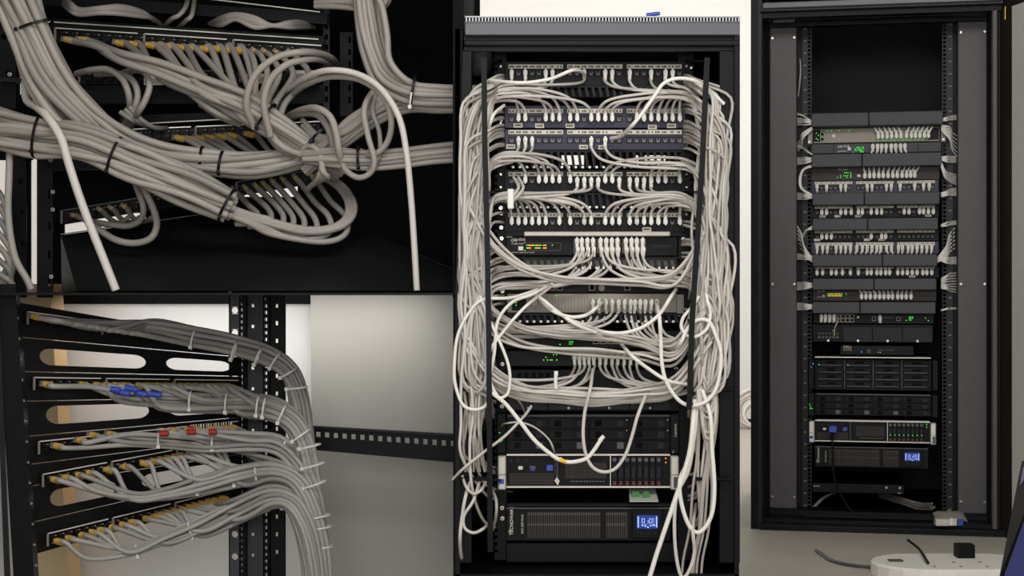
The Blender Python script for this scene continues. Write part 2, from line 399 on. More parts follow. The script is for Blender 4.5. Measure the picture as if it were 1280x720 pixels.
def duct(y0, y1, label, teeth=True, x0=634, x1=852, holes=True):
    root = thing('cable_manager', P(743, (y0+y1)/2, YM), label, 'cable manager')
    b = MB(); b.box(x0, y0, x1, y0+2.4, YM-.03, .05, 'dark'); (b.box(x0, y0, x1, y1, YM+.02, .006, 'black') if y0 != 188 else b.box(x0, y0+2, x1, y0+6, YM+.02, .006, 'black')); b.build('back_plate', root)
    b = MB(); k = x0+2
    while k < x1-5:
        b.bar(P(k+1.5, y0+2, YM-.03), P(k+4, y1-1, YM-.034), (0,1,0), 3.4*sm, .004, 'black'); k += 8.6
    b.build('finger_duct', root)
    if holes:
        b = MB(); k = x0+6
        while k < x1-6: b.box(k, y1-3.5, k+3, y1-.8, YM-.036, .002, 'white'); k += 8.7
        b.build('label_dots', root)
duct(107, 122, 'black finger duct under the topmost patch panel '+LR, holes=False)
duct(188, 211, 'black finger duct under the third patch panel '+LR+', light showing through')
duct(241, 261, 'black finger duct between fourth and fifth patch panels '+LR)
# pale lid
root = thing('cable_manager', P(745, 293, YM), 'pale metal manager lid directly above the green and orange lit switch', 'cable manager')
b = MB(); b.box(655, 289.5, 838, 295.2, YM-.03, .05, 'lid', .002); b.build('lid', root)
for q0,q1 in ((632,655),(838,852)): b = MB(); b.box(q0, 290, q1, 295, YM-.01, .03, 'dark'); b.build('end_bracket', root)
# switch with green/orange lights
sw1 = device('black switch with green and orange lights under the pale lid '+LR, 'network_switch', 'network switch', 632, 295.5, 847, 320)
b = MB(); b.box(633, 299, 716, 319, YM-.002, .004, 'black', .0008); b.box(658, 303.6, 701, 303.9, YM-.003, .001, 'jack'); b.box(658, 312.8, 701, 313.1, YM-.003, .001, 'jack'); b.box(700.7,303.6,701,313,YM-.003,.001,'jack'); b.build('front_panel', sw1)
text('tp-link', 642.5, 302.2, 4.2, YM-.003, 'white', sw1, name='logo')
b = MB(); b.tube([P(640.6+1.7*math.cos(a/8*6.28), 300.4-1.7*math.sin(a/8*6.28), YM-.004) for a in range(9)], .0007, 'white', 5); b.build('logo_ring', sw1)
text('T1600G-52PS', 639.2, 306.2, 2, YM-.003, 'label', sw1); text('JetStream Gigabit Smart Switch', 639, 316.6, 1.7, YM-.003, 'label', sw1)
b = MB(); b.box(648, 308, 654, 313, YM-.003, .002, 'white'); b.build('white_sticker', sw1)
b = MB(); b.box(633, 295.7, 640.5, 296.6, YM-.003, .002, 'white'); b.build('edge_mark', sw1)
leds(sw1, [(656,303.2,'led_w'),(656,313.2,'led_w')], YM-.001)
for k, c in enumerate('gooogoggooogg.oog'):
    if c != '.': leds(sw1, [(658.5+k*1.5, 306.6, 'led_'+('g' if c == 'g' or k % 3 == 1 else 'o'))], YM-.002)
for k, c in enumerate('gooo...gooog..ooo'):
    if c != '.': leds(sw1, [(658.5+k*1.5, 310, 'led_'+c)], YM-.002)
leds(sw1, [(690.4, 306.4)], YM-.002)
SWX = [721,727,734,741,750.5,757.5,764.5,771.5,782,789,795.5,803]
for x in SWX:
    for y in (303, 312): stamp(PLUG['jack_open'], 'port', P(x, y, YM-.002), sw1)
b = MB()
for k in range(8): b.box(815+k*3.2, 306, 817+k*3.2, 309, YM-.001, .002, 'char')
b.build('vent', sw1)
duct(321, 337, 'black finger duct under the green and orange lit switch '+LR)
b = MB(); b.box(655, 322, 846, 333, YM+.01, .02, 'gpan'); tag(b.build('blanking_strip'), 'grey metal strip behind the plugs under the green and orange lit switch', 'blanking panel')
# router
rt = device('thin black router with four square sockets on its left half '+LR, 'router', 'router', 632, 349, 850, 366)
for x in (679, 690, 699.5, 740, 784): stamp(PLUG['jack_open'], 'port', P(x, 359, YM-.001), rt)
for x in (679, 689): stamp(PLUG['jack_open'], 'port', P(x, 353.5, YM-.001), rt)
b = MB(); b.cyl(P(752, 360, YM-.004), 4*sm, .006, 'jack', 14); b.build('round_socket', rt)
text('USB', 758, 356.5, 2.2, YM-.002, 'jack', rt)
# pale grey switch
sw2 = device('pale grey faced switch with plugs crowding its right half '+LR, 'network_switch', 'network switch', 634, 367, 846, 391, 'beige')
b = MB(); b.box(640, 373, 658, 388, YM-.002, .004, 'dark'); b.build('status_window', sw2)
leds(sw2, [(645,375.5),(645,378.5),(645,381.5),(695.5,369.5),(742,374),(750,373),(763,374.2),(784,374),(804,374.2),(817,374.4),(796,385),(767,385)], YM-.002)
b = MB(); b.box(666, 376, 671, 381, YM-.002, .003, 'white'); b.box(667.4, 377.4, 669.6, 379.6, YM-.003, .003, 'beige'); b.build('emblem', sw2)
b = MB()
for k in range(12): b.box(690+k*4, 370, 690.6+k*4, 389, YM-.001, .002, 'jack')
b.build('vent_lines', sw2)
SW2X = [741,748.5,757,765,773,780.5,788,793.5,800,806.5,814,821]
for x in SW2X: stamp(PLUG['jack_open'], 'port', P(x, 378, YM-.002), sw2)
duct(392, 404, 'black finger duct under the pale grey switch '+LR, holes=True)
sw3 = device('dark switch with few green lights above the lower plug row '+LR, 'network_switch', 'network switch', 632, 413, 850, 436)
leds(sw3, [(703,421),(705.5,421),(703.5,424),(712,427.3),(714,427.3),(716,427.3),(712,430),(714.5,430),(700,430.5)], YM-.001)
b = MB(); b.box(636,416,690,433,YM-.001,.002,'dark'); b.box(638,430,688,430.5,YM-.002,.002,'char'); b.build('front_panel', sw3)
for k in range(8): stamp(PLUG['jack_open'], 'port', P(745+k*9, 426, YM-.001), sw3)
sw4 = device('dark switch whose lower sockets hold the lowest row of plugs '+LR, 'network_switch', 'network switch', 632, 438, 850, 458)
leds(sw4, [(679.5,450),(682.5,446.5),(684.5,450),(688,450),(690,450),(696,450),(692,443.5),(695.5,443.5)], YM-.001)
SW4X = [718,724,730,736,742,750,757,765,772,780,788,796]
for x in SW4X: stamp(PLUG['jack_open'], 'port', P(x, 445, YM-.001), sw4)
b = MB(); b.box(636,441,700,442,YM-.002,.003,'char'); b.build('front_panel', sw4)
ch = device('black unit with four square bays and small silver screws '+LR, 'modular_switch', 'network switch', 632, 462, 850, 514, 'black')
for k in range(4):
    x = 634.5+k*51; b = MB(); b.box(x, 491, x+49.5, 512, YM-.004, .006, 'char', .0008); b.build('module_cover', ch)
for x in (660, 710.7, 761.4, 812.5): stamp(PLUG['screw_s'], 'screw', P(x, 510, YM-.006), ch)
b = MB(); b.box(640,464,846,488,YM-.002,.004,'dark'); 
for k in range(5): b.box(646+k*9, 466, 652+k*9, 472, YM-.004, .003, 'pit')
b.build('blank_panel', ch); leds(ch, [(670,490)], YM-.005)
# drive bay server
def bays(root, xs, ys, w, h, y, mats=('black','char'), hb=True):
    for r, yy in enumerate(ys):
        for c, x in enumerate(xs):
            b = MB(); b.box(x, yy, x+w, yy+h, y-.004, .01, mats[0], .0008); d = b.build('drive_bay', root)
            b = MB(); b.box(x+w*.70, yy+h*.18, x+w*.88, yy+h*.86, y-.007, .004, 'char' if (r<2 and c<3) or c==3 else mats[1], .0006); b.build('latch', d)
            b = MB(); b.box(x+w*.14, yy+h*.2, x+w*.31, yy+h*.8, y-.0055, .002, 'pit'); b.build('grille', d)
sv = device('storage server with twelve black drive bays, older rack', 'storage_server', 'server', 633, 517, 846, 566, 'dark', .6)
b = MB(); b.box(634, 518.5, 838, 521, YM-.006, .01, 'panelg', .0008); b.build('top_lip', sv)
bays(sv, [636+k*50.6 for k in range(4)], [523, 537, 550.5], 48.5, 12.4, YM, ('black','grey'))
b = MB(); b.box(621, 516, 632.5, 567, YM-.012, .03, 'black', .002); b.build('rack_ear', sv)
b = MB(); b.box(838, 517, 849, 567, YM-.012, .03, 'black', .002); b.build('rack_ear', sv)
leds(sv, [(624.5,541),(624.5,550),(628,550),(626,552)], YM-.013); text('Lenovo', 846.8, 546, 4, YM-.013, 'label', sv, -math.pi/2, 'logo')
b = MB(); b.cyl(P(841.5, 565, YM-.015), 2*sm, .004, 'grey', 10); b.build('power_button', sv)
for x in (783.5, 834.5): leds(sv, [(x,525,'led_w'),(x,538,'led_w')], YM-.006)
# silver-eared server
def hp(x0, x1, y0, y1, y, s, label, lit, plug):
    root = thing('rack_server', P((x0+x1)/2, (y0+y1)/2, y), label, 'server'); W = x1-x0; H = y1-y0
    X = lambda t: x0+W*t
    b = MB(); b.box(x0, y0, x1, y1, y, .6, 'dark'); b.build('chassis', root)
    for a, c in ((y0, y0+H*.055), (y1-H*.055, y1)): b = MB(); b.box(x0, a, x1, c, y-.008, .02, 'sil', .0006); b.build('silver_trim', root)
    b = MB()
    for k in range(26): b.box(X(.02+k*.0105), y0+H*.56, X(.02+k*.0105)+W*.004, y1-H*.1, y-.002, .004, 'mesh')
    for k in range(4): b.box(X(.02), y0+H*(.6+k*.085), X(.29), y0+H*(.61+k*.085), y-.003, .003, 'mesh')
    b.build('left_vent', root)
    b = MB(); b.box(X(.30), y0+H*.08, X(.63), y1-H*.08, y-.003, .006, 'black')
    for k in range(24): b.box(X(.36+k*.0105), y0+H*.25, X(.36+k*.0105)+W*.004, y1-H*.28, y-.005, .003, 'mesh')
    for k in range(5): b.box(X(.36), y0+H*(.3+k*.09), X(.61), y0+H*(.31+k*.09), y-.005, .003, 'mesh')
    for k in range(13): b.box(X(.39+k*.0165), y1-H*.215, X(.39+k*.0165)+W*.01, y1-H*.17, y-.006, .004, 'grey')
    b.build('centre_vent', root)
    for k in range(3): b = MB(); b.cyl(P(X(.025+k*.045), y0+H*.2, y-.004), 2.3*s*W/205, .006, 'char', 10); b.build('knob', root)
    b = MB(); b.box(X(.072), y0+H*.36, X(.1), y0+H*.46, y-.003, .005, 'sil', .0006); b.build('usb_socket', root)
    b = MB(); b.box(X(.14), y0+H*.35, X(.18), y0+H*.44, y-.004, .006, 'grey', .001); b.box(X(.145), y0+H*.44, X(.175), y0+H*.5, y-.004, .006, 'blue' , .001); b.build('monitor_socket', root)
    b = MB(); b.box(X(.245), y0+H*.32, X(.285), y0+H*.50, y-.004, .006, 'blue', .001); b.build('blue_socket', root)
    for xx in (.308, .632): b = MB(); b.box(X(xx), y0+H*.05, X(xx)+W*.005, y1-H*.05, y-.007, .008, 'sil' if xx > .5 else 'grey'); b.build('divider', root)
    for k in range(8):
        x = X(.642+k*.0385); b = MB(); b.box(x, y0+H*.08, x+W*.035, y1-H*.07, y-.005, .01, 'black', .0006); d = b.build('drive_carrier', root)
        b = MB(); b.cyl(P(x+W*.0175, y0+H*.17, y-.008), W*.013*s, .004, 'grey', 10); b.build('release_dial', d)
        b = MB(); b.box(x+W*.007, y1-H*.2, x+W*.028, y1-H*.08, y-.008, .004, 'maroon', .0005); b.build('latch', d)
        b = MB(); b.box(x+W*.006, y0+H*.38, x+W*.029, y0+H*.72, y-.007, .003, 'char', .0005); b.build('handle', d)
        if lit: leds(d, [(x+W*.0175, y1-H*.36, 'ledr_g')], y-.007)
    b = MB(); b.box(X(.955), y0+H*.06, x1, y1-H*.06, y-.004, .006, 'dark'); b.build('status_panel', root)
    k = 'ledr_g' if lit else 'led_o'; leds(root, [(X(.972), y0+H*.13, k), (X(.972), y0+H*.25, k)], y-.006)
    for a, c, f in ((x0-W*.052, x0-.5, 0), (x1+.5, x1+W*.052, 1)):
        b = MB(); b.box(a, y0+H*.06, c, y1+H*.06, y-.022, .03, 'sil', .003); e = b.build('silver_rack_ear', root)
        if not f: b = MB(); b.box(a+W*.005, y0+H*.74, c-W*.012, y0+H*.88, y-.024, .003, 'blue'); b.build('blue_badge', e)
        else: b = MB(); b.box(a+W*.018, y0+H*.68, c-W*.005, y1, y-.024, .003, 'grey', .0006); b.build('thumb_latch', e)
        b = MB(); b.box(a+.3, y0+H*.6, c-.3, y0+H*.62, y-.023, .003, 'jack'); b.build('seam', e)
    return root
h1 = hp(633, 838, 567.5, 610, YM, sm, 'silver-eared server with orange lights and eight maroon drive latches', False, False)
b = MB(); b.tube([P(693.5, 572, YM-.012), P(694, 590, YM-.012), P(696, 598, YM-.012)], .0006, 'jack', 5); b.add([P(696,596,YM-.012),P(699.5,601,YM-.014),P(697.5,607,YM-.012),P(693,601,YM-.014),P(696,596,YM-.010),P(699.5,601,YM-.011),P(697.5,607,YM-.010),P(693,601,YM-.011)],[(0,1,2,3),(7,6,5,4),(0,4,5,1),(1,5,6,2),(2,6,7,3),(3,7,4,0)],'label')
tag(b.build('hanging_tag'), 'small pale paper tag hanging on the silver-eared server with orange lights', 'tag')
def ups(x0, x1, y0, y1, y, s, label, n):
    root = thing('battery_backup', P((x0+x1)/2, (y0+y1)/2, y), label, 'battery backup'); W = x1-x0; H = y1-y0; X = lambda t: x0+W*t
    b = MB(); b.box(x0, y0, x1, y1, y, .5, 'black', .001); b.build('chassis', root)
    b = MB(); b.box(x0, y0-1.2*(W/200), x1, y0+.4, y-.006, .02, 'grey', .0006); b.build('top_lip', root)
    for g0, g1 in ((.13, .575), (.61, .735)):
        b = MB(); k = g0; b.box(X(g0), y0+H*.08, X(g1), y1-H*.06, y-.001, .003, 'dark')
        while k < g1: b.box(X(k), y0+H*.1, X(k)+W*.0045, y1-H*.08, y-.004, .004, 'mesh'); k += .0112
        for yy in (.13, .46): 
            k = g0
            while k < g1-.005: b.box(X(k), y0+H*yy, X(k)+W*.0045, y0+H*(yy+.07), y-.005, .002, 'jack'); k += .0112 if n == 0 else .0224
        b.build('vent_grille', root)
    b = MB(); b.box(X(.765), y0+H*.02, X(.955), y1-H*.06, y-.006, .01, 'dark', .002); b.build('display_bezel', root)
    b = MB(); b.box(X(.795), y0+H*.2, X(.925), y0+H*.62, y-.008, .003, 'lcd'); d = b.build('display', root)
    b = MB()
    for xa, xb, ya, yb in ((.80,.808,.24,.58),(.912,.92,.24,.58),(.825,.829,.30,.44),(.829,.84,.30,.315),(.829,.84,.43,.445),(.84,.844,.30,.44),(.862,.866,.36,.44),(.87,.89,.30,.315),(.87,.874,.3,.44),(.886,.89,.3,.44),(.87,.89,.425,.44),(.897,.90,.28,.44),(.82,.9,.475,.482),(.825,.835,.5,.54),(.842,.852,.51,.56),(.858,.868,.55,.6),(.875,.885,.51,.55),(.892,.906,.49,.54)):
        b.box(X(xa), y0+H*ya, X(xb), y0+H*yb, y-.0088, .001, 'lcdw')
    b.build('display_segments', d)
    for k in range(3): b = MB(); b.box(X(.815+k*.04), y0+H*.72, X(.835+k*.04), y0+H*.80, y-.008, .003, 'char', .0006); b.build('button', root)
    text('TECNOWARE', X(.046), y0+H*.82, H*.105, y-.002, 'white', root, -math.pi/2, 'logo'); text('UPS', X(.03), y0+H*.80, H*.07, y-.002, 'label', root, -math.pi/2)
    text('EVO DSP PLUS', X(.107), y0+H*.78, H*.07, y-.002, 'label', root, -math.pi/2)
    return root
ups(633, 838, 636, 676, YM, sm, 'black battery backup with blue display at the foot of the older rack', 0)
b = MB(); b.box(783, 611, 822, 626, YM+.02, .002, 'card'); c = P(783,626,YM-.02)
root = thing('circuit_board', P(803, 626, YM), 'small green and white circuit card lying in the gap above the battery backup', 'circuit board')
b = MB(); b.hexa([P(787,627.5,YM-.03),P(823,627.5,YM-.03),P(823,626,YM-.03),P(787,626,YM-.03),P(786,612,YM+.05),P(819,612,YM+.05),P(819,611,YM+.05),P(786,611,YM+.05)],'cardw'); b.build('board', root)
b = MB(); b.cyl(P(807.5,619,YM-.012), 5*sm, .006,'card',14); b.build('green_disc', root); b = MB(); b.box(790,614.5,799,623.5,YM-.008,.004,'card',.0006); b.build('chip', root)
sh = device('plain black shelf filling the gap under the silver-eared server '+LR, 'rack_shelf', 'shelf', 633, 629, 838, 634, 'dark', .5)
bl = device('black blanking plate under the battery backup '+LR, 'blanking_plate', 'blanking panel', 633, 679, 846, 703, 'dark', .02)
for x, y in ((626,102),(626,150),(626,260),(626.5,267),(626.5,284.5),(627,298),(627,341),(628,364),(628,455),(628,475),(627.5,508),(627.5,635),(628,648),(855,266),(855,285),(854,299),(850,371),(850,387),(849,393),(846,455),(845,461),(843,508),(838,636)):
    stamp(PLUG['screw_m'], 'screw', P(x, y, YM+.008), cab)
b = MB(); b.box(846, 368, 855, 392, YM-.004, .006, 'gpan', .001); tag(b.build('rack_bracket'), 'grey mounting bracket at the right end of the pale grey switch', 'bracket')
# blue marker on the top
root = thing('marker_pen', P(817, 20, .03), 'blue item lying on the vented top of the older rack', 'marker')
b = MB(); b.tube([P(808,19,.03), P(813,18.2,.03), P(822,17,.03)], 2.6*S(.03), 'blue', 10); b.build('barrel', root); b = MB(); b.tube([P(822,17,.03), P(825,16.6,.03)], 2.2*S(.03), 'blue', 10); b.build('cap', root)
# ------------------------------------------------------------------ its cables
TOPS = {'PP1':91,'PP2':148.5,'PP3':175,'PP4':225.5,'PP5':277.5}
RN = {'PP1':'topmost patch panel','PP2':'second patch panel','PP3':'third patch panel','PP4':'fourth patch panel','PP5':'fifth patch panel'}
def lane(side, k):               # x of a strand running down the side bundle
    return (577+ (k*7.3 % 34)) if side == 'L' else (874 + (k*8.1 % 40))
cnt = {'L':0,'R':0}
def mid_cable(x, y, up, side, ysweep, what, end=None, drop=10, name='patch_cable', yend=None):
    cnt[side] += 1; k = cnt[side]; sg = -1 if side == 'L' else 1; d = -1 if up else 1
    lx = lane(side, k)+U(-2,2); yd = YM-.012; e = end if end is not None else (min(U(480,500), ysweep + U(150, 330)) if ysweep < 400 else ysweep - U(70,170))
    ys = ysweep + U(-5, 5); dep = U(-.05, .01)
    gx = 622 if side == 'L' else 858
    pts = [(x, y, yd), (x+U(-.5,.5), y+d*drop, yd-.012)]
    dist = abs(gx-x)
    if dist > 40:
        pts += [(x+sg*dist*.12, y+d*drop+(ys-y-d*drop)*.62, yd-.03+U(-.01,.005)), (x+sg*dist*.45, ys-d*1, yd-.04+dep*.3), (x+sg*dist*.8, ys+U(-2,2), yd-.05+dep*.3)]
    else: pts += [(x+sg*dist*.3, y+d*drop+(ys-y-d*drop)*.75, yd-.03)]
    down = e > ys
    pts += [(gx+sg*3, ys+(4 if down else -4), yd-.05+dep*.5), (gx+(lx-gx)*.65, ys+(22 if down else -22), dep), (lx, ys+(62 if down else -62), dep)]
    yy = ys+(62 if down else -62)
    while abs(e-yy) > 60: yy += 55 if down else -55; pts.append((lx+U(-4,4)-(.035*(yy-ys) if side=='R' else 0), yy, dep+U(-.01,.01)))
    rx = U(590,612) if side=='L' else U(866,888)
    if down: pts += [(rx, max(e, yy+20), dep*.5+.01), (rx+(6 if side=='L' else -6), max(e,yy+20)+24, .14), (rx+(16 if side=='L' else -16), max(e,yy+20)+34, .30)]
    else: pts += [((612 if side=='L' else 872), e-8, dep*.5), ((632 if side=='L' else 850), e-14, .16), ((642 if side=='L' else 840), e-14, .30)]
    return cable(pts, 1.95, 'cmid' if rnd()<.65 else 'cmid2', what, 'patch cables looping out of the older rack', plugs=[('plug_m', 0, (0, math.pi if up else 0, 0))], n=5, sides=7)
def pi_(x): return min(range(24), key=lambda i: abs(portx(i)-x))
def row(pp, ups_, downs, yl_up, yr_up, yl_dn, yr_dn, split=745):
    for xs, up in ((ups_, True), (downs, False)):
        for x in xs:
            i = pi_(x); xx = portx(i); side = 'L' if xx < split else 'R'
            ys = (yl_up if side=='L' else yr_up) if up else (yl_dn if side=='L' else yr_dn)
            mid_cable(xx, TOPS[pp], up, side, ys+U(-3,3), 'patch cable from the %s port of the older rack\'s %s' % (ORD[i], RN[pp].replace(' patch panel',' patch panel')))
row('PP1', [], [639,656,682,691,730,756,766,787,813,831,840], 0,0, 113, 114)
row('PP2', [648,656,682,691,699,713,721,738,747,756,764,796,805,813,822,831,840,849], [], 116,117,0,0)
row('PP3', [], [648,656,665,738,756], 0,0, 200, 207, 700)
row('PP4', [656,673,682,690,699,713,754,763,818,827,836,845], [647,721,730,738,747,772,787,796,805,813], 196,201, 244, 246)
row('PP5', [639,648,656,665,673,682,699,713,726,734,743,752,761,772,783,792,800,809,818,827,836,849], [], 246,250,0,0, 740)
def sw_row(xs, y, ysl, ysr, nm, split, off=0):
    for i, x in enumerate(xs):
        side = 'L' if x < split else 'R'; e = None
        mid_cable(x, y, False, side, (ysl if side=='L' else ysr)+U(-7,7), 'patch cable, %s plug of %s' % (ORD[i], nm), drop=U(12,18))
sw_row(SWX, 301, 344, 345, 'upper row, green and orange lit switch', 745)
sw_row([x+1 for x in SWX], 312, 352, 350, 'lower row, green and orange lit switch', 770)
sw_row(SW2X, 378, 418, 430, 'the pale grey switch', 780)
sw_row(SW4X, 446, 486, 484, 'the older rack\'s lowest plug row', 745)
# loose strands inside the side bundles
for side, n_, (xa, xb) in (('L', 26, (576, 610)), ('R', 30, (876, 917))):
    for k in range(n_):
        x = U(xa+3, xb-3); y0 = U(118, 210); y1 = U(395, 500) if k < n_-6 else U(560, 660); dep = U(-.055, .03); pts = []
        y = y0; x = x + (0 if side=='L' else 0)
        pts.append(((640 if side=='L' else 845), y0-20, .22)); pts.append(((626 if side=='L' else 858), y0-24, .10)); pts.append(((612 if side=='L' else 872), y0-18, dep))
        while y < y1:
            cx = min(max(x, xa), xb); bow = 4*math.sin((y-90)/410*math.pi)*( -1 if side=='L' else 1); lean = 0 if side=='L' else -(y-100)*.022
            pts.append((cx+lean+bow*.3, y, dep)); y += U(38, 60); x += U(-7, 7)
        pts += [((604 if side=='L' else 874), y1+10, .04), ((622 if side=='L' else 858), y1+20, .16), ((640 if side=='L' else 845), y1+22, .30)]
        cable(pts, 1.95, 'cmid' if rnd()<.6 else 'cmid2', 'pale grey cable running down inside the dense %s-hand bundle of the older rack' % ('left' if side=='L' else 'right'), '%s side bundle of the older rack' % ('left' if side=='L' else 'right'), name='loose_cable', n=5, sides=7)
# long sweeps hanging across the front
k = 0
for (ya, yb, ym, n_) in ((305, 335, 347, 4), (395, 425, 418, 6), (415, 440, 440, 4), (470, 470, 490, 8), (478,480,497,5)):
    for j in range(n_):
        a = ya+U(-10,10); c = yb+U(-12,12); m_ = ym+U(-6,6); dep = U(-.02, .05)
        pts = [(U(580,600), a-50, dep-.03), (612, a-8, dep-.03), (650, (a+m_)/2+4, dep), (700, m_, dep), (745, m_+U(0,5), dep), (800, (m_*2+c)/3+6, dep), (845, c+8, dep-.02), (U(874,890), c-50, dep-.03)]
        cable(pts, 2.0, 'cmid' if rnd()<.7 else 'cmid2', 'pale cable sagging across the older rack, %s' % ({305:'just under the green and orange lit switch',395:'under the pale grey switch',415:'across the dark switches',470:'over the four bay unit',478:'lowest layer over the four bay unit'}[ya]), 'cables sagging across the older rack at row %s' % ORD[{305:0,395:1,415:2,470:3,478:4}[ya]], name='loose_cable', n=6, sides=8)
FY = -.055
def fc(pts, label, r=2.3, m='cbright', plugs=(), extra=None, name='patch_cable'): return cable([(a, c, (FY if len(p_)<1 else p_[0])) for a, c, *p_ in pts], r, m, label, None, plugs=plugs, n=8, sides=10, extra=extra, name=name)
fc([(690,355,.05),(665,368),(640,378),(622,402),(618,440),(613,470),(612,495),(606,508),(592,512),(578,505),(569,480),(568,455),(572,420),(585,393),(603,375),(640,372,-.03),(672,362,.04)], 'bright loop of cable hanging lowest at the left edge of the older rack', 2.1)
fc([(690,357,.04),(655,385),(625,420),(613,440),(613,475),(622,495),(630,496),(636,488),(637,465),(630,440),(612,400),(600,370)], 'cable crossing down over the left cable guide beside the pale grey switch', 2.0)
def band(root):
    mb = MB(); mb.tube([P(699,573.3,FY),P(703,576,FY),P(708,577.6,FY)], 2.75*S(FY), 'yel2', 10); mb.build('yellow_band', root)
    mb = MB(); mb.tube([P(750,551,FY),P(752,548,FY),P(755,545,FY)], 3.1*S(FY), 'cbright', 10, 2.6*S(FY)); mb.build('plug', root)
fc([(600,478,-.02),(616,492),(632,505),(650,527),(668,550),(690,569),(703,576),(716,577.5),(733,573),(743,562),(752,548)], 'ivory cable with a yellow band, its free plug hanging before the drive bays', 2.6, extra=band)
fc([(741,462,.05),(738,485),(731,515),(729,545),(733,570),(742,585),(756,590),(770,585),(782,568),(790,545),(797,520),(806,497,-.02),(812,482,.03)], 'grey cable looping in front of the drive latches of the silver-eared server', 2.2, 'cmid')
fc([(560+6,599,-.02),(580,585),(605,565),(630,546),(648,528),(657,518,-.02),(664,508,.02)], 'thin cable slanting from the lower left up to the drive bay server', 1.8, 'cmid')
fc([(625,535,.2),(628,531,.04),(634,529),(650,528),(668,534),(685,548),(692,562),(694,575,.08)], 'thin grey lead arching over the left drive bays', 1.2, 'cmid2')
fc([(640,495,.05),(650,503,.03),(657,518,.06)], 'short dark grey lead by the top left drive bay', 1.3, 'cleft2')
fc([(764,173,.09),(776,170,.03),(790,157),(804,140),(818,120),(830,104,-.04),(850,98,-.03),(875,104,-.02),(905,130,0)], 'bright cable crossing up and right over the second patch panel', 2.4)
fc([(612,100,0),(640,103),(662,103),(690,98),(715,88),(728,90,.04),(731,96,.1)], 'cable arching across the front of the topmost patch panel', 2.2)
fc([(630,132,.03),(618,142),(612,157),(610,173,.02)], 'short cable end beside the left guide at the second patch panel', 2.1)
fc([(845,362,.06),(838,372),(825,392),(805,408),(780,416),(755,415),(735,408,.03),(712,400,.05)], 'bright cable curving beneath the plugs of the pale grey switch', 2.4)
fc([(665,365,.05),(680,376),(700,392),(725,408),(760,420,0),(790,424,.03)], 'bright cable running diagonally down over the pale grey switch', 2.3)
fc([(672,372,.05),(690,388),(712,396),(732,394),(745,385),(755,376,.1)], 'cable dipping under the pale vented face to the first plug', 2.3)
fc([(820,376,.1),(824,395),(826,425),(827,450),(831,472),(840,490),(852,503),(866,507),(882,502),(894,488),(900,465),(901,440),(895,420),(886,402),(872,400),(860,410),(850,430),(840,440,.03)], 'large bright loop hanging over the right cable guide', 2.5)
fc([(874,370),(864,385),(854,397),(852,410),(860,420),(872,420),(884,410),(888,392),(884,375),(880,350,-.02)], 'small round cable loop by the right cable guide', 2.2)
def stub(root):
    mb = MB(); mb.box(692.6,464,697.6,470,FY-.002,.008,'cbright',.001); mb.build('plug', root)
fc([(695,467),(694.5,475),(695,486)], 'short upright cable end standing over the four bay unit', 2.3, extra=stub)
fc([(775,428,.05),(790,445),(812,462),(835,476),(858,480,-.03)], 'bright cable slanting from the dark switches to the lower right', 2.3)
fc([(868,500,-.03),(866,530),(862,565),(852,600),(842,630),(830,665),(820,695),(812,722)], 'thick pale cable slanting down across the battery backup display edge', 3.0, 'cbright')
fc([(878,488,-.03),(888,520),(890,560),(893,610),(889,645),(875,665),(862,658),(852,630),(850,600),(862,575,-.02)], 'hanging loop of pale cable low on the right of the older rack', 2.7)
fc([(872,495,-.02),(870,530),(866,560),(860,590),(846,620),(843,660),(846,700),(853,722),(862,712),(868,690),(866,660),(870,630,.1)], 'pale cable dropping beside the battery backup to the lower edge', 2.3, 'cmid')
for j, (a, c, lo) in enumerate(((872,893,522),(874,895,540),(873,892,515),(876,894,548))):
    fc([(a,482,-.02),(a+1,500,-.03),(a+5,lo-6,-.03),((a+c)/2+3,lo,-.03),(c-1,lo-12,-.03),(c,500,-.03),(c-3,480,-.02)], 'cable loop hanging below the right bundle, %s shortest' % ORD[[1,2,0,3][j]], 1.8, 'cmid')
for j, (a, c) in enumerate(((870,866),(880,884),(884,878),(875,890),(888,880))):
    fc([(a,488,.0),(a+2,530,-.02),((a+c)/2+3,570,-.02),(c,610,-.02),(c-4,660,0),(c-12,700,.02),(c-14,733,.02)], 'thin cable dropping straight down on the lower right of the older rack', 1.7, 'cmid2')['group'] = 'lower right drops of the older rack'
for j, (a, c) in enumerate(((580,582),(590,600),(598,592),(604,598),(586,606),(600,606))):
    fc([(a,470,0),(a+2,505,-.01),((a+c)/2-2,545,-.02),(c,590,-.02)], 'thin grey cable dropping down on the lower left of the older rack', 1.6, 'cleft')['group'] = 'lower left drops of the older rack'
fc([(578,595,0),(583,609),(592,617),(602,612),(608,600,0)], 'small cable loop above the lowest left cable ring', 1.9, 'cmid')
fc([(590,596,0),(582,620),(577,650),(575,675),(577,700,.02)], 'pale cable falling to the lower left corner of the older rack', 2.2, 'cmid')
fc([(600,600,0),(592,625),(580,645),(581,660),(592,666),(604,661),(610,654,.02)], 'pale cable hooking round at the bottom left of the older rack', 2.0, 'cmid')
fc([(614,610,.03),(620,625),(620,645),(616,662,.02)], 'pale lead bowed beside the left rail at the battery backup', 1.9, 'cmid2')
for j, (a, y) in enumerate(((640,232),(646,238))):
    fc([(a+2,222,.09),(a+8,234,.03),(a+2,244,0),(a-6,252,0)], 'short cable tail under the left end of the fourth patch panel, %s' % ('upper' if j == 0 else 'lower'), 2.0, 'cmid')
b = MB(); b.box(634.5, 236, 642, 261, FY-.02, .01, 'cbright', .002); tag(b.build('cable_label'), 'pale folded cable tag hanging at the upper left of the fifth patch panel', 'tag')
BEFORE_ = set(COL.objects)
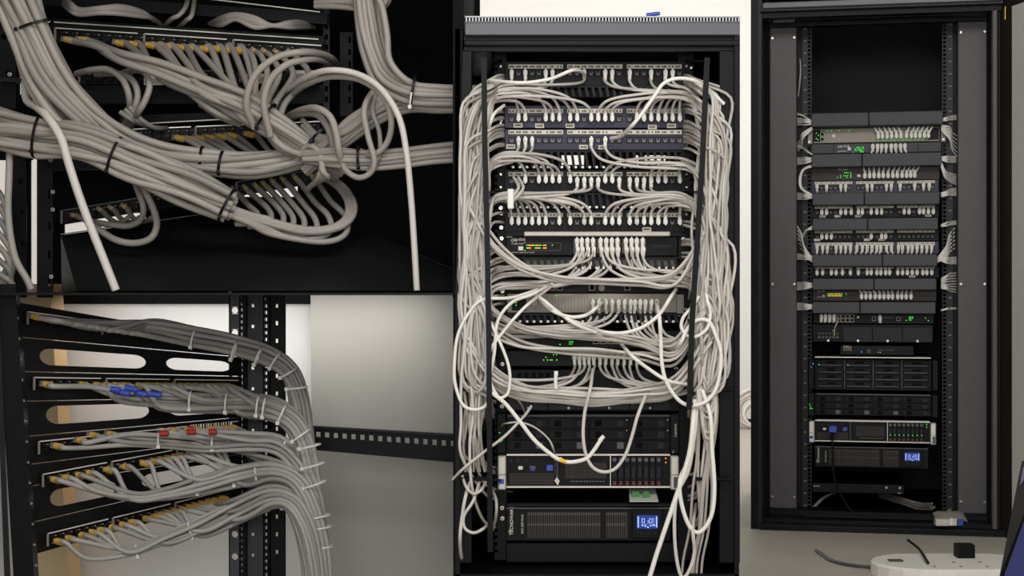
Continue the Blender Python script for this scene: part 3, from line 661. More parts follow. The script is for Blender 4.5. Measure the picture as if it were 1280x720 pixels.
# ================================================================== NEW (RIGHT) RACK
YR = 1.70; NR = 'in the taller rack'
cab2 = thing('server_cabinet', (1.235, 2.1, 0), 'taller black network cabinet with grey side panels and neatly covered cables', 'server rack')
yf = 1.50
PV = Vector((P(1095,0,yf).x, yf, 0)); VC[0] = (1095, PV.x)
b = MB(); b.box(936, -30, 952, 668, yf, .05, 'black', .003); b.box(944,-30,951,668,yf-.004,.04,'char',.002); b.build('front_upright', cab2)
b = MB(); b.box(951, -30, 960, 650, yf+.12, .02, 'pit'); a = P(948,-30,yf+.02); c = P(948,668,yf+.02); b.wbox((a.x,yf+.02,c.z),(a.x+.008,yf+1.0,a.z),'black'); b.build('side_panel', cab2)
b = MB(); a = P(1262,-30,yf+.02); c = P(1262,668,yf+.02); b.wbox((a.x-.01,yf+.06,c.z),(a.x,yf+1.0,a.z),'black'); b.build('side_panel', cab2)
b = MB(); b.box(951, -2, 1250, 6, yf-.03, .06, 'grey', .003); b.box(948,5,1252,10,yf-.02,.06,'char',.002); b.box(948,10,1250,18,yf,.06,'dark'); b.build('header', cab2)
b = MB(); b.box(956,17,1232,22,yf+.05,.04,'char',.002); b.box(956,21,1232,30,yf+.14,.03,'dark'); 
for k in range(9): b.box(966+k*3, 18.5, 967.4+k*3, 24, yf+.045, .01, 'jack')
b.build('inner_header', cab2)
for x0, x1, yb0, yb1 in ((960, 995, 27, 640), (1196, 1232, 27, 640)):
    b = MB(); b.box(x0, yb0, x1, yb1, yf+.17, .02, 'panelg', .003); b.build('filler_panel', cab2)
    for sx in (x0+4, x1-3):
        for yy in (44, 355, 624): stamp(PLUG['screw_r'], 'screw', P(sx, yy, yf+.165), cab2)
def rail2(x0, x1, hx):
    b = MB(); hs = []; y = 30
    while y < 640: hs.append((hx, y, 3.6, 3.2)); y += 5.13
    perf(b, x0, 24, x1, 646, YR+.012, hs, 'char', .004)
    y = 32.5; 
    while y < 640: b.box(x0+(2 if hx > (x0+x1)/2 else 8), y, x0+(5.5 if hx > (x0+x1)/2 else 11.5), y+1.6, YR+.010, .003, 'jack'); y += 15.4
    b.build('mounting_rail', cab2)
    for ss in (0,): 
        b = MB(); b.box(x0-8 if hx > (x0+x1)/2 else x1, 24, x0 if hx > (x0+x1)/2 else x1+8, 646, YR+.03, .03, 'dark'); b.build('rail_flange', cab2)
rail2(1002, 1014, 1011); rail2(1177, 1190, 1180)
b = MB(); b.box(950, 20, 1260, 650, yf+1.0, .01, 'dark'); b.build('rear_panel', cab2)
b = MB(); b.box(951, 640, 1240, 648, yf+.12, .1, 'dark', .002); b.box(1005,646,1200,648,yf+.10,.06,'char',.001); b.box(951, 651, 1240, 657, yf+.05, .08, 'dark', .002); b.box(948, 658, 1255, 668, yf-.02, .06, 'black', .003); b.box(970,660,1240,661.3,yf-.023,.01,'char'); b.build('base_frame', cab2)
b = MB(); b.box(952,668,1248,682,yf+.06,.05,'dark'); b.build('castor_shade', cab2)  # dark strip stands in for castors and the shade beneath the rack
b = MB(); b.box(951, 652, 1250, 668, yf+.01, 1.0, 'dark'); b.build('bottom_panel', cab2)
b = MB(); b.box(951, -30, 1255, -24, yf+.01, 1.0, 'dark'); b.build('roof_panel', cab2)
zb2 = P(0, 668, yf).z
for k in range(4):
    b = MB(); b.cyl((P((970, 1235)[k%2],0,yf).x, yf+(.12,.85)[k//2], .0), .035, zb2+.02, 'dark', 14, 'z'); b.build('foot', cab2)
# right-hand frame column
b = MB(); b.box(1233, 10, 1238, 655, yf+.10, .03, 'pit'); b.box(1238, 14, 1245, 664, yf, .05, 'panelg', .004); b.box(1245, 8, 1250, 666, yf+.02, .04, 'dark', .002); b.build('front_upright', cab2)
# open door seen nearly edge on
xh = P(1245,0,yf).x-.012
dr = thing('cabinet_door', (xh+.01, yf, .1), 'open glazed door of the taller cabinet, swung out at the right edge', 'door')
z0, z1 = P(0,668,yf).z, P(0,3,yf).z
def dpl(mb, u0, u1, zz0, zz1, th, m):             # door-local: u metres out from hinge
    dx, dy = .36, -.85; L = math.hypot(dx, dy); ux, uy = dx/L, dy/L; nx, ny = -uy, ux
    o = Vector((xh+.02, yf+.01, 0)); c = []
    for t in (0, th):
        for u, z in ((u0,zz0),(u1,zz0),(u1,zz1),(u0,zz1)): c.append(o+Vector((ux*u+nx*t, uy*u+ny*t, z)))
    mb.hexa(c, m)
b = MB(); dpl(b, 0, .085, z0, z1, .035, 'brown'); dpl(b, .04, .046, z0, z1, .038,'char'); dpl(b, .085,.56,z0,z0+.05,.02,'brown'); dpl(b,.085,.56,z1-.04,z1,.02,'brown'); b.build('door_frame', dr)
b = MB(); dpl(b, .085, .56, z0+.04, z1-.04, .008, 'door'); b.build('door_pane', dr)
b = MB(); dpl(b, .56, .62, z0, z1, .03, 'brown'); b.build('door_stile', dr)
b = MB(); b.box(1251, 14, 1255.5, 31, yf-.02, .03, 'dark', .002); b.box(1253.6, 13, 1255.4, 30, yf-.026, .01, 'brass', .001); b.build('hinge', dr)
# equipment
def cover(y0, y1, xs, label, x0=1014, x1=1177, m='cover'):
    root = thing('cable_manager', P(1095, (y0+y1)/2, YR), label, 'cable manager')
    for a, c in ((x0, xs-.35), (xs+.35, x1)): b = MB(); b.box(a, y0, c, y1, YR-.06, .05, m, .0025); b.build('cover', root)
    b = MB(); b.box(x0+2, y0+1, x1-2, y1-1, YR-.01, .03, 'dark'); b.build('duct', root)
    return root
def dev2(label, name, cat, y0, y1, m='black', x0=1014, x1=1177, depth=.35, y=YR): return device(label, name, cat, x0, y0, x1, y1, m, depth, y=y)
UP = math.pi
def rplug(root_label, x, y, up, ln=None, tx=0, group='short patch cables of the taller rack', m='cbright'):
    d = -1 if up else 1; L = ln or U(8, 10)
    pts = [(x, y, YR-.014), (x+tx*.3, y+d*L*.45, YR-.024), (x+tx*.7, y+d*L*.8, YR-.026), (x+tx, y+d*L, YR-.02)]
    cable(pts, 1.35, m, root_label, group, plugs=[('plug_r', 0, (0, UP if up else 0, 0))], n=3, sides=7)
def plugs(xs, y, up, what, ln=None, tx=0, m='cbright'):
    for i, x in enumerate(xs):
        t = tx(i) if callable(tx) else tx
        rplug('short pale patch cable, %s from the left, %s' % (ORD[i], what), x, y, up, ln, t, m=m)
def pp2(label, y0, y1, sy0, sy1, py, skip=(), tags=(), bm='navy'):
    root = thing('patch_bay', P(1095,(y0+y1)/2,YR), label, 'patch panel')
    b = MB(); b.box(1014, y0, 1173, y1, YR, .03, bm, .001); b.build('faceplate', root)
    for a, c in ((1018,1065.5),(1070,1117),(1121.5,1168)):
        strip(root, a, c, sy0, sy1, YR, full=False)
        for k in range(8): stamp(PLUG['jack_r'], 'port', P(a+3+k*5.8, py, YR), root)
    for x in tags: b = MB(); b.box(x, y1-3.6, x+8, y1-.4, YR-.001, .002, 'label'); b.build('tag_label', root)
    return root
cover(140, 157, 1086, 'topmost grey cable cover '+NR+', just below the empty black opening', 1014, 1178, 'grey' if 0 else 'cover')
s1 = dev2('beige fronted switch just under the topmost grey cover '+NR, 'network_switch', 'network switch', 160, 178, 'beige', 1016, 1174)
for q0,q1 in ((1016,1025),(1160,1173)): b = MB(); b.box(q0,161,q1,176,YR-.002,.004,'dark'); b.build('end_cap', s1)
leds(s1, [(1020,165,'ledr_g'),(1022.5,168,'ledr_g'),(1020,172,'ledr_g'),(1022,173.5,'ledr_g'),(1034,162.5,'ledr_g'),(1039,162.5,'ledr_g'),(1049,162.5,'ledr_g'),(1061.5,163,'ledr_g')]+[(1098+i*5,175.5,'ledr_g') for i in range(12)], YR-.003)
for y in (167, 173): stamp(PLUG['jack_openr'], 'port', P(1027.5, y, YR-.001), s1)
b = MB(); b.box(1040,167,1044,171,YR-.002,.003,'white'); b.build('emblem', s1)
for a in (1009, 1175.5): b = MB(); b.box(a,160,a+6,179,YR-.01,.02,'beige',.001); b.build('rack_ear', s1)
for x,y in ((1011,163),(1011,176),(1178.5,163),(1178.5,176)): stamp(PLUG['screw_r'],'screw',P(x,y,YR-.012),s1)
X1=[1098,1103,1109,1114.5,1120.5,1126,1133,1139,1144,1149.5,1155,1160]
for x in X1: stamp(PLUG['jack_openr'],'port',P(x,171,YR-.001),s1)
plugs(X1, 171, True, 'beige switch of the taller rack', 11, lambda i: (-3 if i<6 else 3.5)+(i-6)*.3)
s2 = dev2('charcoal switch with white logo directly under the beige switch '+NR, 'network_switch', 'network switch', 179, 191, 'cover', 1014, 1176)
b = MB(); b.box(1041.5,180,1042.3,190,YR-.002,.003,'dark'); b.box(1146.5,180,1147.3,190,YR-.002,.003,'dark'); b.build('seam', s2)
text('tp-link', 1049.5, 184.6, 3.6, YR-.003, 'white', s2, name='logo'); b = MB(); b.tube([P(1048.2+1.1*math.cos(a/8*6.28), 183-1.1*math.sin(a/8*6.28), YR-.004) for a in range(9)], .0009, 'white', 5); b.build('logo_ring', s2)
text('JetStream', 1047, 190, 2.2, YR-.003, 'white', s2)
b = MB(); b.box(1059.6,183.6,1063.6,187.4,YR-.003,.003,'white'); b.build('white_sticker', s2)
leds(s2, [(1069+i*1.7, 184+j*1.9, 'ledr_g') for i in range(7) for j in range(4) if (i*3+j*5) % 4 and not (i<3 and j==3)]+[(1066.5,189.8,'ledr_w')], YR-.002)
X2=[1091,1097,1102,1107.5,1114,1119.5,1125.5,1131]
for x in X2: stamp(PLUG['jack_openr'],'port',P(x,183,YR-.001),s2)
plugs(X2, 183.5, False, 'charcoal switch with white logo, taller rack', 9, lambda i: (-2+i*.6))
cover(191.5, 208, 1077.5, 'second grey cable cover from the top '+NR, 1014, 1176)
s3 = dev2('black switch with block of green lights, above the navy patch panel '+NR, 'network_switch', 'network switch', 208.5, 225.5, 'brown', 1014, 1174)
text('TP-LINK', 1047, 213.6, 2.6, YR-.003, 'label', s3, name='logo')
leds(s3, [(1046.5,221.4,'ledr_g'),(1050.5,219.4,'ledr_g'),(1050.5,221.4,'ledr_g'),(1054.5,219.4,'ledr_g'),(1057,219.4,'ledr_g'),(1059.5,219.4,'ledr_g'),(1056,215.5,'ledr_g'),(1058,215.5,'ledr_g'),(1060,215.5,'ledr_g'),(1063.4,215.5,'ledr_g'),(1063.4,217.5,'ledr_g'),(1063.4,219.6,'ledr_g'),(1063.4,221.5,'ledr_g'),(1058.5,221.5,'ledr_g')], YR-.002)
b = MB(); b.box(1071.5,217.8,1075.8,221,YR-.003,.003,'white'); b.build('white_sticker', s3)
X3=[1081,1087,1092.5,1098.5,1104,1110,1116,1121.5,1127.5,1133,1138,1143]
for x in X3: stamp(PLUG['jack_openr'],'port',P(x,220,YR-.001),s3)
plugs(X3, 220, True, 'black switch with block of green lights', 10.5, lambda i: -1.5+i*.65, 'cmid')
pp2('navy patch panel with white plugs under the black green-lit switch '+NR, 225.5, 241, 226.5, 229.8, 234)
plugs([1021,1033,1051,1057,1084,1090,1108,1114,1125,1143,1154,1161], 232.5, False, 'navy patch panel of the taller rack', 7)
cover(240.5, 256, 1080.5, 'third grey cable cover from the top '+NR, 1015, 1174)
pp2('patch panel between the third and fourth grey covers '+NR, 256.5, 272, 257.3, 260.3, 264.5, tags=(1024,1043,1069,1156), bm='black')
plugs([1027,1033,1051,1057,1064,1073,1078,1089,1096,1102,1130,1136,1149,1154,1160,1166], 265.5, True, 'under the third grey cover', 7, lambda i: -1.2 if 4 < i < 10 else 0, 'cmid')
cover(272.5, 287.5, 1084.5, 'fourth grey cable cover from the top '+NR, 1015, 1172)
pp2('upper of two stacked patch panels with mostly empty right third '+NR, 287.5, 301.5, 288.2, 291, 295, tags=(1017,1080,1098), bm='black')
plugs([1027,1033,1039,1089,1102,1107], 296, True, 'upper of the two stacked patch panels', 6.5, 0, 'cmid')
pp2('lower of two stacked patch panels, almost every port plugged '+NR, 302, 317.5, 303, 307, 310, bm='navy')
plugs([1021,1028,1034,1045,1051,1057,1063,1071,1078,1084,1090,1096,1101,1108,1114,1123,1128,1135,1140,1146,1152,1158,1164], 309, False, 'lower of the two stacked patch panels', 8.5, lambda i: -1.8 if 6<i<13 else (2 if 12<i<15 else -.6))
cover(318, 333, 1103, 'fifth grey cable cover from the top '+NR, 1015, 1171)
pp2('patch panel between the fifth and sixth grey covers '+NR, 333.5, 347.5, 333.7, 335.6, 340, tags=(1136,), bm='black')
plugs([1021,1028,1039,1045,1053,1063,1073,1084,1089,1096,1101,1107,1112,1122,1128,1134,1140,1146,1153,1158,1164], 341, True, 'under the fifth grey cover', 6.5, lambda i: 1.5 if i in (2,4,6) else (-1.5 if 6<i<13 else 0), 'cmid')
cover(348, 362.5, 1092.5, 'sixth grey cable cover from the top '+NR, 1015, 1170)
s4 = dev2('black switch with row of orange-green lights under the sixth cover '+NR, 'network_switch', 'network switch', 363, 376.5, 'brown', 1015, 1170)
text('tp-link', 1021.5, 365.6, 2.6, YR-.003, 'label', s4, name='logo'); text('JetStream', 1021, 372.6, 2, YR-.003, 'label', s4)
b = MB(); b.box(1027.4,368.3,1030.6,371.2,YR-.003,.003,'label'); b.build('white_sticker', s4)
leds(s4, [(1034.5+i*1.6, 367.5, 'ledr_'+'gogoggoogogg'[i]) for i in range(12)]+[(1034.5+i*1.6, 369.8, 'ledr_'+'googogoogoog'[i]) for i in range(12)]+[(1057.5,367.4,'ledr_g')], YR-.002)
X4=[1077,1082.5,1088,1094,1099.5,1105,1110.5,1115.5,1122,1127,1132.5,1138.5]
for x in X4: stamp(PLUG['jack_openr'],'port',P(x,370,YR-.001),s4)
plugs(X4, 371, True, 'black switch with orange-green lights, taller rack', 8, lambda i: -2.5 if i<4 else (-1 if i<8 else 1), 'cmid')
cover(377.5, 392, 1075, 'lowest grey cable cover '+NR, 1015, 1169)
r2 = dev2('thin black router with eight-socket block and green lights '+NR, 'router', 'router', 392.5, 404.5, 'black', 1016, 1167)
X5=[1026.5,1031.5,1037,1042.5]
for i, x in enumerate([1026.5,1031.5,1037,1042.5,1048.5,1054,1059.5,1065]):
    for y in (395.5,400.5): stamp(PLUG['jack_openr'],'port',P(x,y,YR-.001),r2)
for x in (1092.5,1100,1123): stamp(PLUG['jack_openr'],'port',P(x,398.5,YR-.001),r2)
b = MB(); b.box(1071.2,395.2,1074,398,YR-.003,.003,'white'); b.build('emblem', r2)
for a in (1104.5, 1111): b = MB(); b.box(a,396.8,a+5,397.6,YR-.003,.003,'grey'); b.build('usb_socket', r2)
leds(r2, [(1136.5+i*2, 396+j*1.9,'ledr_g') for i in range(3) for j in range(3) if (i,j)!=(2,2)]+[(1132.7,400.3,'ledr_g'),(1156.5,397.5,'ledr_g'),(1160,400.5,'ledr_g')], YR-.002)
plugs(X5, 396, False, 'router with eight-socket block', 7, -1, 'cbright'); rplug('lone pale patch cable in the middle of the router, taller rack', 1100, 397, False, 6, 1, None)
ch2 = dev2('black modular switch with four square bays below the router '+NR, 'modular_switch', 'network switch', 405.5, 428, 'black', 1015, 1166)
for k in range(4):
    x = 1016.5+k*37.3; b = MB(); b.box(x, 409, x+36.3, 427.5, YR-.004, .006, 'char' if k else 'black', .0008); m_ = b.build('module_cover', ch2)
    if not k:
        for q in range(6):
            for y in (417, 421): stamp(PLUG['jack_r'],'port',P(1023.5+q*4.6, y, YR-.005), ch2)
for x in (1035,1072.5,1109.5,1146.5): stamp(PLUG['screw_r'],'screw',P(x,426,YR-.006),ch2)
leds(ch2,[(1041.3,413.5,'ledr_g')],YR-.006)
cable([(1048,396,YR-.014),(1047,402,YR-.03),(1043.5,410,YR-.03),(1042.5,420,YR-.016)], .9, 'cmid2', 'thin lead joining the router to the four-bay switch, taller rack', n=4)
# firewall on white shelf
sf = thing('rack_shelf', P(1095,446,YR), 'white metal shelf holding the small black appliance '+NR, 'shelf')
b = MB(); b.hexa([P(1018,447.5,YR-.05),P(1163,447.5,YR-.05),P(1163,446.4,YR-.05),P(1018,446.4,YR-.05),P(1024,446,YR+.25),P(1158,446,YR+.25),P(1158,444.4,YR+.25),P(1024,444.4,YR+.25)],'sil'); b.build('tray', sf)
fw = device('small black appliance with blue light standing on the white shelf '+NR, 'firewall', 'firewall', 1050, 432, 1142, 443.8, 'navy' if 0 else 'black', .22, y=YR+.0)
text('DELL', 1054, 436.6, 3.6, YR-.003, 'label', fw, name='logo'); text('SonicWALL', 1054, 438.9, 1.7, YR-.003, 'label', fw)
leds(fw, [(1077,440,'ledr_b'),(1098,440.3,'ledr_w'),(1100.5,440.3,'ledr_w')], YR-.002)
b = MB(); 
for k in range(9): b.box(1098+k*2.2, 437, 1099.2+k*2.2, 437.8, YR-.002,.003,'jack')
b.build('printed_marks', fw); b = MB(); b.box(1084,437,1088,438.4,YR-.002,.003,'grey'); b.box(1084,439.4,1088,440.8,YR-.002,.003,'grey'); b.build('usb_socket', fw)
# sixteen bay storage
st = dev2('storage array with sixteen drive bays in a four by four grid', 'storage_server', 'server', 449.5, 488, 'dark', 1018, 1164, .6)
for r in range(4):
    for c in range(4):
        x = 1021+c*35.8; y = 451+r*8.75; b = MB(); b.box(x, y, x+33, y+7.6, YR-.004, .008, 'black', .0008); d = b.build('drive_bay', st)
        b = MB(); b.box(x+1.5, y+5.6, x+30.5, y+6.3, YR-.007, .004, 'grey'); b.build('handle', d)
        b = MB(); b.box(x+12, y+1.4, x+23, y+3.8, YR-.006, .003, 'pit'); b.build('grille', d)
for c in range(3): b = MB(); b.box(1055.3+c*35.8,450,1056+c*35.8,486,YR-.006,.008,'grey'); b.build('divider', st)
leds(st,[(1023.5,456.5,'ledr_g'),(1059.8,456.5,'ledr_g')],YR-.007)
for a in (1009.5,1164.5): b = MB(); b.box(a,449,a+8,488,YR-.012,.03,'dark',.003); b.build('rack_ear', st)
leds(st,[(1016,455.3,'ledr_b'),(1013.5,459.5,'ledr_w')],YR-.014)
# twelve bay server
sv2 = dev2('black server with twelve drive bays and green lights, taller rack', 'storage_server', 'server', 492, 520, 'dark', 1018, 1164, .6)
b = MB(); b.box(1020,492.5,1163,494,YR-.008,.01,'grey',.0006); b.build('top_lip', sv2)
bays(sv2, [1020+k*36.2 for k in range(4)], [495.5, 503.7, 511.9], 34.6, 7.4, YR, ('black','grey'))
for a in (1010,1164.5): b = MB(); b.box(a,492,a+7.5,521,YR-.012,.03,'black',.002); b.build('rack_ear', sv2)
leds(sv2,[(1011.5,506.5,'ledr_g'),(1012,511.7,'ledr_g'),(1014.5,511.7,'ledr_g'),(1012.5,509.5,'ledr_g')],YR-.014)
hp(1018, 1162, 526, 553, YR, sr, 'silver-eared server with green lights and a blue plug', True, True)
b = MB(); b.hexa([P(1020,526,YR-.01),P(1161,526,YR-.01),P(1161,525.4,YR-.01),P(1020,525.4,YR-.01),P(1024,523.5,YR+.12),P(1158,523.5,YR+.12),P(1158,523,YR+.12),P(1024,523,YR+.12)],'sil'); 
tag(b.build('metal_strip'), 'grey metal lid strip on top of the silver-eared server with green lights', 'lid')
def vga(root):
    mb = MB(); mb.box(1035.5,533.5,1046,542,YR-.06,.05,'blue',.003); mb.build('blue_plug', root)
    mb = MB(); mb.tube([P(1040.5,541,YR-.04),P(1040.4,545,YR-.045)], .004, 'cblk', 8, .003); mb.build('strain_relief', root)
cable([(1040.4,541,YR-.04),(1040,550,YR-.05),(1041,565,YR-.06),(1041,582,YR-.06),(1043,600,YR-.06),(1050,618,YR-.06),(1063,638,YR-.06),(1077,650,YR-.09),(1092,656,YR-.13),(1100,661,YR-.16)], 1.2, 'cblk', 'black monitor cable with blue plug hanging from the silver-eared server', name='monitor_cable', extra=vga, n=5)
ups(1018, 1160, 560, 584.5, YR, sr, 'black battery backup with blue display near the foot of the taller rack', 1)
kd = thing('console_shelf', P(1080,612,YR), 'plain black drawer unit near the bottom of the taller rack', 'drawer')
b = MB(); b.box(1015,605.5,1130,617,YR-.0,.4,'black',.002); b.build('chassis', kd); b = MB(); b.box(1016,606,1129,607,YR-.004,.01,'char'); b.box(1016,611.5,1040,612.2,YR-.004,.01,'char'); b.build('front_lip', kd); text('tp-link',1016,610.6,2.4,YR-.003,'label',kd,name='logo')
for x in (1108,1124.5): stamp(PLUG['screw_r'],'screw',P(x,609,YR-.002),kd)
leds(kd,[(1123,615.4,'ledr_w'),(1125,615.4,'ledr_w')],YR-.002)
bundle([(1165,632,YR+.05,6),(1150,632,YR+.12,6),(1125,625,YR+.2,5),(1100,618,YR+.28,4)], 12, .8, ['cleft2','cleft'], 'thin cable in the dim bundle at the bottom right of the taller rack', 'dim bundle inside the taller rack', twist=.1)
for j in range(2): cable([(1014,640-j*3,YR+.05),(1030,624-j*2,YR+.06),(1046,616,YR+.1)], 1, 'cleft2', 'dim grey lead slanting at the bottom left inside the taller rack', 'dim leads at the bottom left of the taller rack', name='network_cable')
# side cable fans
def fan(pairs, lab, grp, m=('cbright','cbright')):
    for i, (a, c, bow) in enumerate(pairs):
        mx = ((a[0]+c[0])/2 + bow[0], (a[1]+c[1])/2 + bow[1])
        cable([(a[0], a[1], YR-.03), (a[0]*.7+mx[0]*.3, a[1]*.72+mx[1]*.28, YR-.035), (mx[0], mx[1], YR-.03), (c[0]*.6+mx[0]*.4, c[1]*.6+mx[1]*.4, YR), (c[0]+(-4 if c[0]<1100 else 4), c[1], YR+.03)], .95, m[i%2], lab, grp, name='network_cable', n=4, sides=7)
def cl(side, y, n_, sp=2, out=0, sprd=4):
    e = 1015 if side=='L' else 1176; o = 997 if side=='L' else 1190
    return [((e, y+(i-n_/2)*sp*.5), (o, y+out+(i-n_/2)*sp), (0, U(-1,1))) for i in range(n_)]
for side, groups in (('L', [(152,5,2.2,-1,'topmost cover'),(199,6,1.6,2,'second cover'),(245,6,1.6,0,'third cover'),(322,5,1.6,-1,'fifth cover'),(357,6,1.8,2,'sixth cover'),(384,7,1.4,0,'lowest cover')]), ('R', [(152,4,1.6,-2,'topmost cover'),(200,5,1.8,2,'second cover'),(245,6,1.8,-3,'third cover'),(283,4,1.3,-3,'fourth cover'),(325,6,1.6,2,'fifth cover'),(355,8,3.4,0,'sixth cover'),(388,2,1.2,-2,'lowest cover')])):
    sd = 'left' if side=='L' else 'right'
    for y, n_, sp, out, nm in groups: fan(cl(side, y, n_, sp, out), 'pale cable entering the %s end of the %s, taller rack' % (sd, nm), '%s entry of the %s' % (sd, nm))
fan([((1015,157+i), (999+i*.6,178+i*3), (-5,-2)) for i in range(4)], 'pale cable arching down left of the beige switch, taller rack', 'arcs left of the beige switch')
fan([((1015,192), (998+i,180+i*2), (1,1)) for i in range(2)]+[((1015,150),(998,141),(0,0)),((1015,152),(1000,140),(0,0))], 'pale cable slanting in left of the charcoal switch, taller rack', 'slants left of the charcoal switch')
for i in range(2): cable([(1015,205+i*2,YR-.03),(1003+i,211,YR-.035),(998.5+i*1.6,223,YR-.03),(1001+i*1.4,235,YR-.035),(1015,244-i,YR-.03)], 1.2, 'cbright', 'pale cable bowed in a half circle left of the navy patch panel, taller rack', 'bowed pair of the taller rack', name='network_cable')
fan([((1015,282+i*2), (1001,300-i*3), (-1,-3)) for i in range(3)], 'pale cable curving up left of the stacked patch panels, taller rack', 'curves left of the stacked panels')
fan([((1015,324+i*.6), (998+i*1.2,280+i*6), (-3,3)) for i in range(6)], 'pale cable fanning down left of the stacked patch panels, taller rack', 'left fan of the stacked panels')
fan([((1176,158+i*1.3), (1191,172+i*5), (3,-4)) for i in range(6)], 'pale cable arching down right of the beige switch, taller rack', 'arcs right of the beige switch')
fan([((1175,203+i), (1190,220+i*2.4), (-2,3)) for i in range(6)], 'pale cable slanting down right of the black green-lit switch', 'slants right of the green-lit switch')
fan([((1171,323+i), (1188,286+i*5), (3,3)) for i in range(6)], 'pale cable fanning down right of the stacked patch panels, taller rack', 'right fan of the stacked panels')
cable([(998,60,YR+.05),(1000,80,YR+.02),(999,100,YR),(997,118,YR+.03)], 1.1, 'cmid2', 'thin grey cable bowed beside the left panel near the top of the taller rack', name='network_cable')
for o in [o for o in COL.objects if o not in BEFORE_ and o.parent is None]: pass
face_camera([o for o in COL.objects if o not in BEFORE_ and o.parent is None], PV, -math.radians(12.2))
VC[0] = (640, 0.0)
# floor things
strp = thing('power_strip', P(1190,708,1.1), 'white power strip lying on the floor before the taller rack', 'power strip')
zf = 0; 
def fl(px, py):                                  # point on the floor under this pixel
    s_ = ZC*F/(py-360); return Vector(((px-640)*s_/F, s_-D, 0))
A_, B_, C_, E_ = fl(1098,724), fl(1104,704), fl(1300,704), fl(1310,724)
x0, x1, ya, yb = A_.x, E_.x, A_.y-.06, fl(0,706).y
b = MB(); n = 20; ring = []
for i in range(n):
    a = 2*math.pi*i/n; cx, cy = math.cos(a), math.sin(a); hw = (x1-x0)/2; hd = (yb-ya)/2; rr = min(hw, hd)
    ring.append(((x0+x1)/2 + (hw-rr)*(1 if cx > 0 else -1) + cx*rr, (ya+yb)/2 + cy*rr))
vs = [(x, y, .0) for x, y in ring] + [(x, y, .03) for x, y in ring] + [((x0+x1)/2+(x-(x0+x1)/2)*.98, (ya+yb)/2+(y-(ya+yb)/2)*.94, .036) for x, y in ring]
b.add(vs, [tuple(range(2*n, 3*n))] + [(i, (i+1)%n, (i+1)%n+n, i+n) for i in range(n)] + [(i+n, (i+1)%n+n, (i+1)%n+2*n, i+2*n) for i in range(n)], 'white'); b.build('body', strp)
for k in range(5):
    for j in range(2):
        b = MB(); b.cyl((x0+.16+k*.075, ya+.06+j*.075, .0358), .005, .001, 'dark', 8, 'z'); b.build('socket_hole', strp)
b = MB(); b.box(0,0,0,0,1,0,'grey') if 0 else b.wbox((x0+.05, (ya+yb)/2-.015, .036),(x0+.09,(ya+yb)/2+.015,.04),'grey',0); b.build('switch', strp)
def plg(root): 
    pass
b = MB(); q = fl(1208,712); b.wbox((q.x-.03,q.y-.02,.037),(q.x+.02,q.y+.03,.075),'dark'); pg = b.build('power_plug'); tag(pg, 'black plug standing in the white power strip on the floor', 'plug')
pts = [fl(1135,692), fl(1145,700), fl(1152,708), fl(1160,722)]
b = MB(); b.tube(spline([p+Vector((0,0,.042)) for p in pts]), .004, 'cblk', 7); tag(b.build('power_lead'), 'thin black cord lying over the white power strip', 'cord')
pts = [fl(1020,690), fl(1040,703), fl(1065,709), fl(1085,711), fl(1100,712)]
b = MB(); b.tube(spline([p+Vector((0,0,.006)) for p in pts]), .005, 'grey', 7); tag(b.build('power_lead'), 'grey cord lying on the pale floor left of the power strip', 'cord')
# parts bag on the rack base
bag = thing('parts_bag', P(1187,656,(yf-.07)+.06), 'small clear bag of rack screws lying at the foot of the taller rack', 'bag')
b = MB(); zq = P(0,655.7,(yf-.07)+.06).z; c = P(1186,657,(yf-.07)+.06)
g = 8
vs = []; fs = []
for i in range(g+1):
    for j in range(5):
        u = i/g; v = j/4; h = .022*math.sin(math.pi*u)**.5*(.6+.4*math.sin(3*math.pi*u)**2)*math.sin(math.pi*(.15+.7*v))
        vs.append((c.x-.05+.105*u, (yf-.07)+.02+.06*v, P(0,667,(yf-.07)+.02).z*0+P(0,651,(yf-.07)+.06).z+h+.004*v+(.02*v)))
for i in range(g):
    for j in range(4): a = i*5+j; fs.append((a, a+5, a+6, a+1))
b.add(vs, fs, 'beige', True); b.build('screw_heap', bag)
b = MB(); b.box(1187,648,1191,657,(yf-.07)-.024,.003,'white'); b.box(1191,648.5,1196,657,(yf-.07)-.024,.003,'sil'); b.box(1197,649,1204,657,(yf-.07)-.024,.003,'blue'); b.build('printed_edge', bag)
b = MB(); b.box(1170,649,1187,657.5,(yf-.07)-.03,.03,'sil',.002); b.build('clear_pouch', bag)
# cable coil by the far wall
root = thing('cable_coil', (P(950,507,5.7).x, 5.9, 0), 'coil of loose pale cable on the floor against the far white wall', 'cable coil')
for k in range(16):
    cx, cy = P(946,0,5.75).x+U(-.02,.02), 5.75+U(-.08,.08); R_ = U(.06,.115); tilt = U(-.3,.3); zc_ = R_+.012; pts = []
    for a in range(17): t = a/16*6.283; pts.append(Vector((cx+R_*1.25*math.cos(t), cy+tilt*R_*math.cos(t)+.03*math.sin(t), zc_+R_*math.sin(t))))
    b = MB(); b.tube(pts, .006, 'cmid' if k%2 else 'cbright', 6); b.build('winding', root)
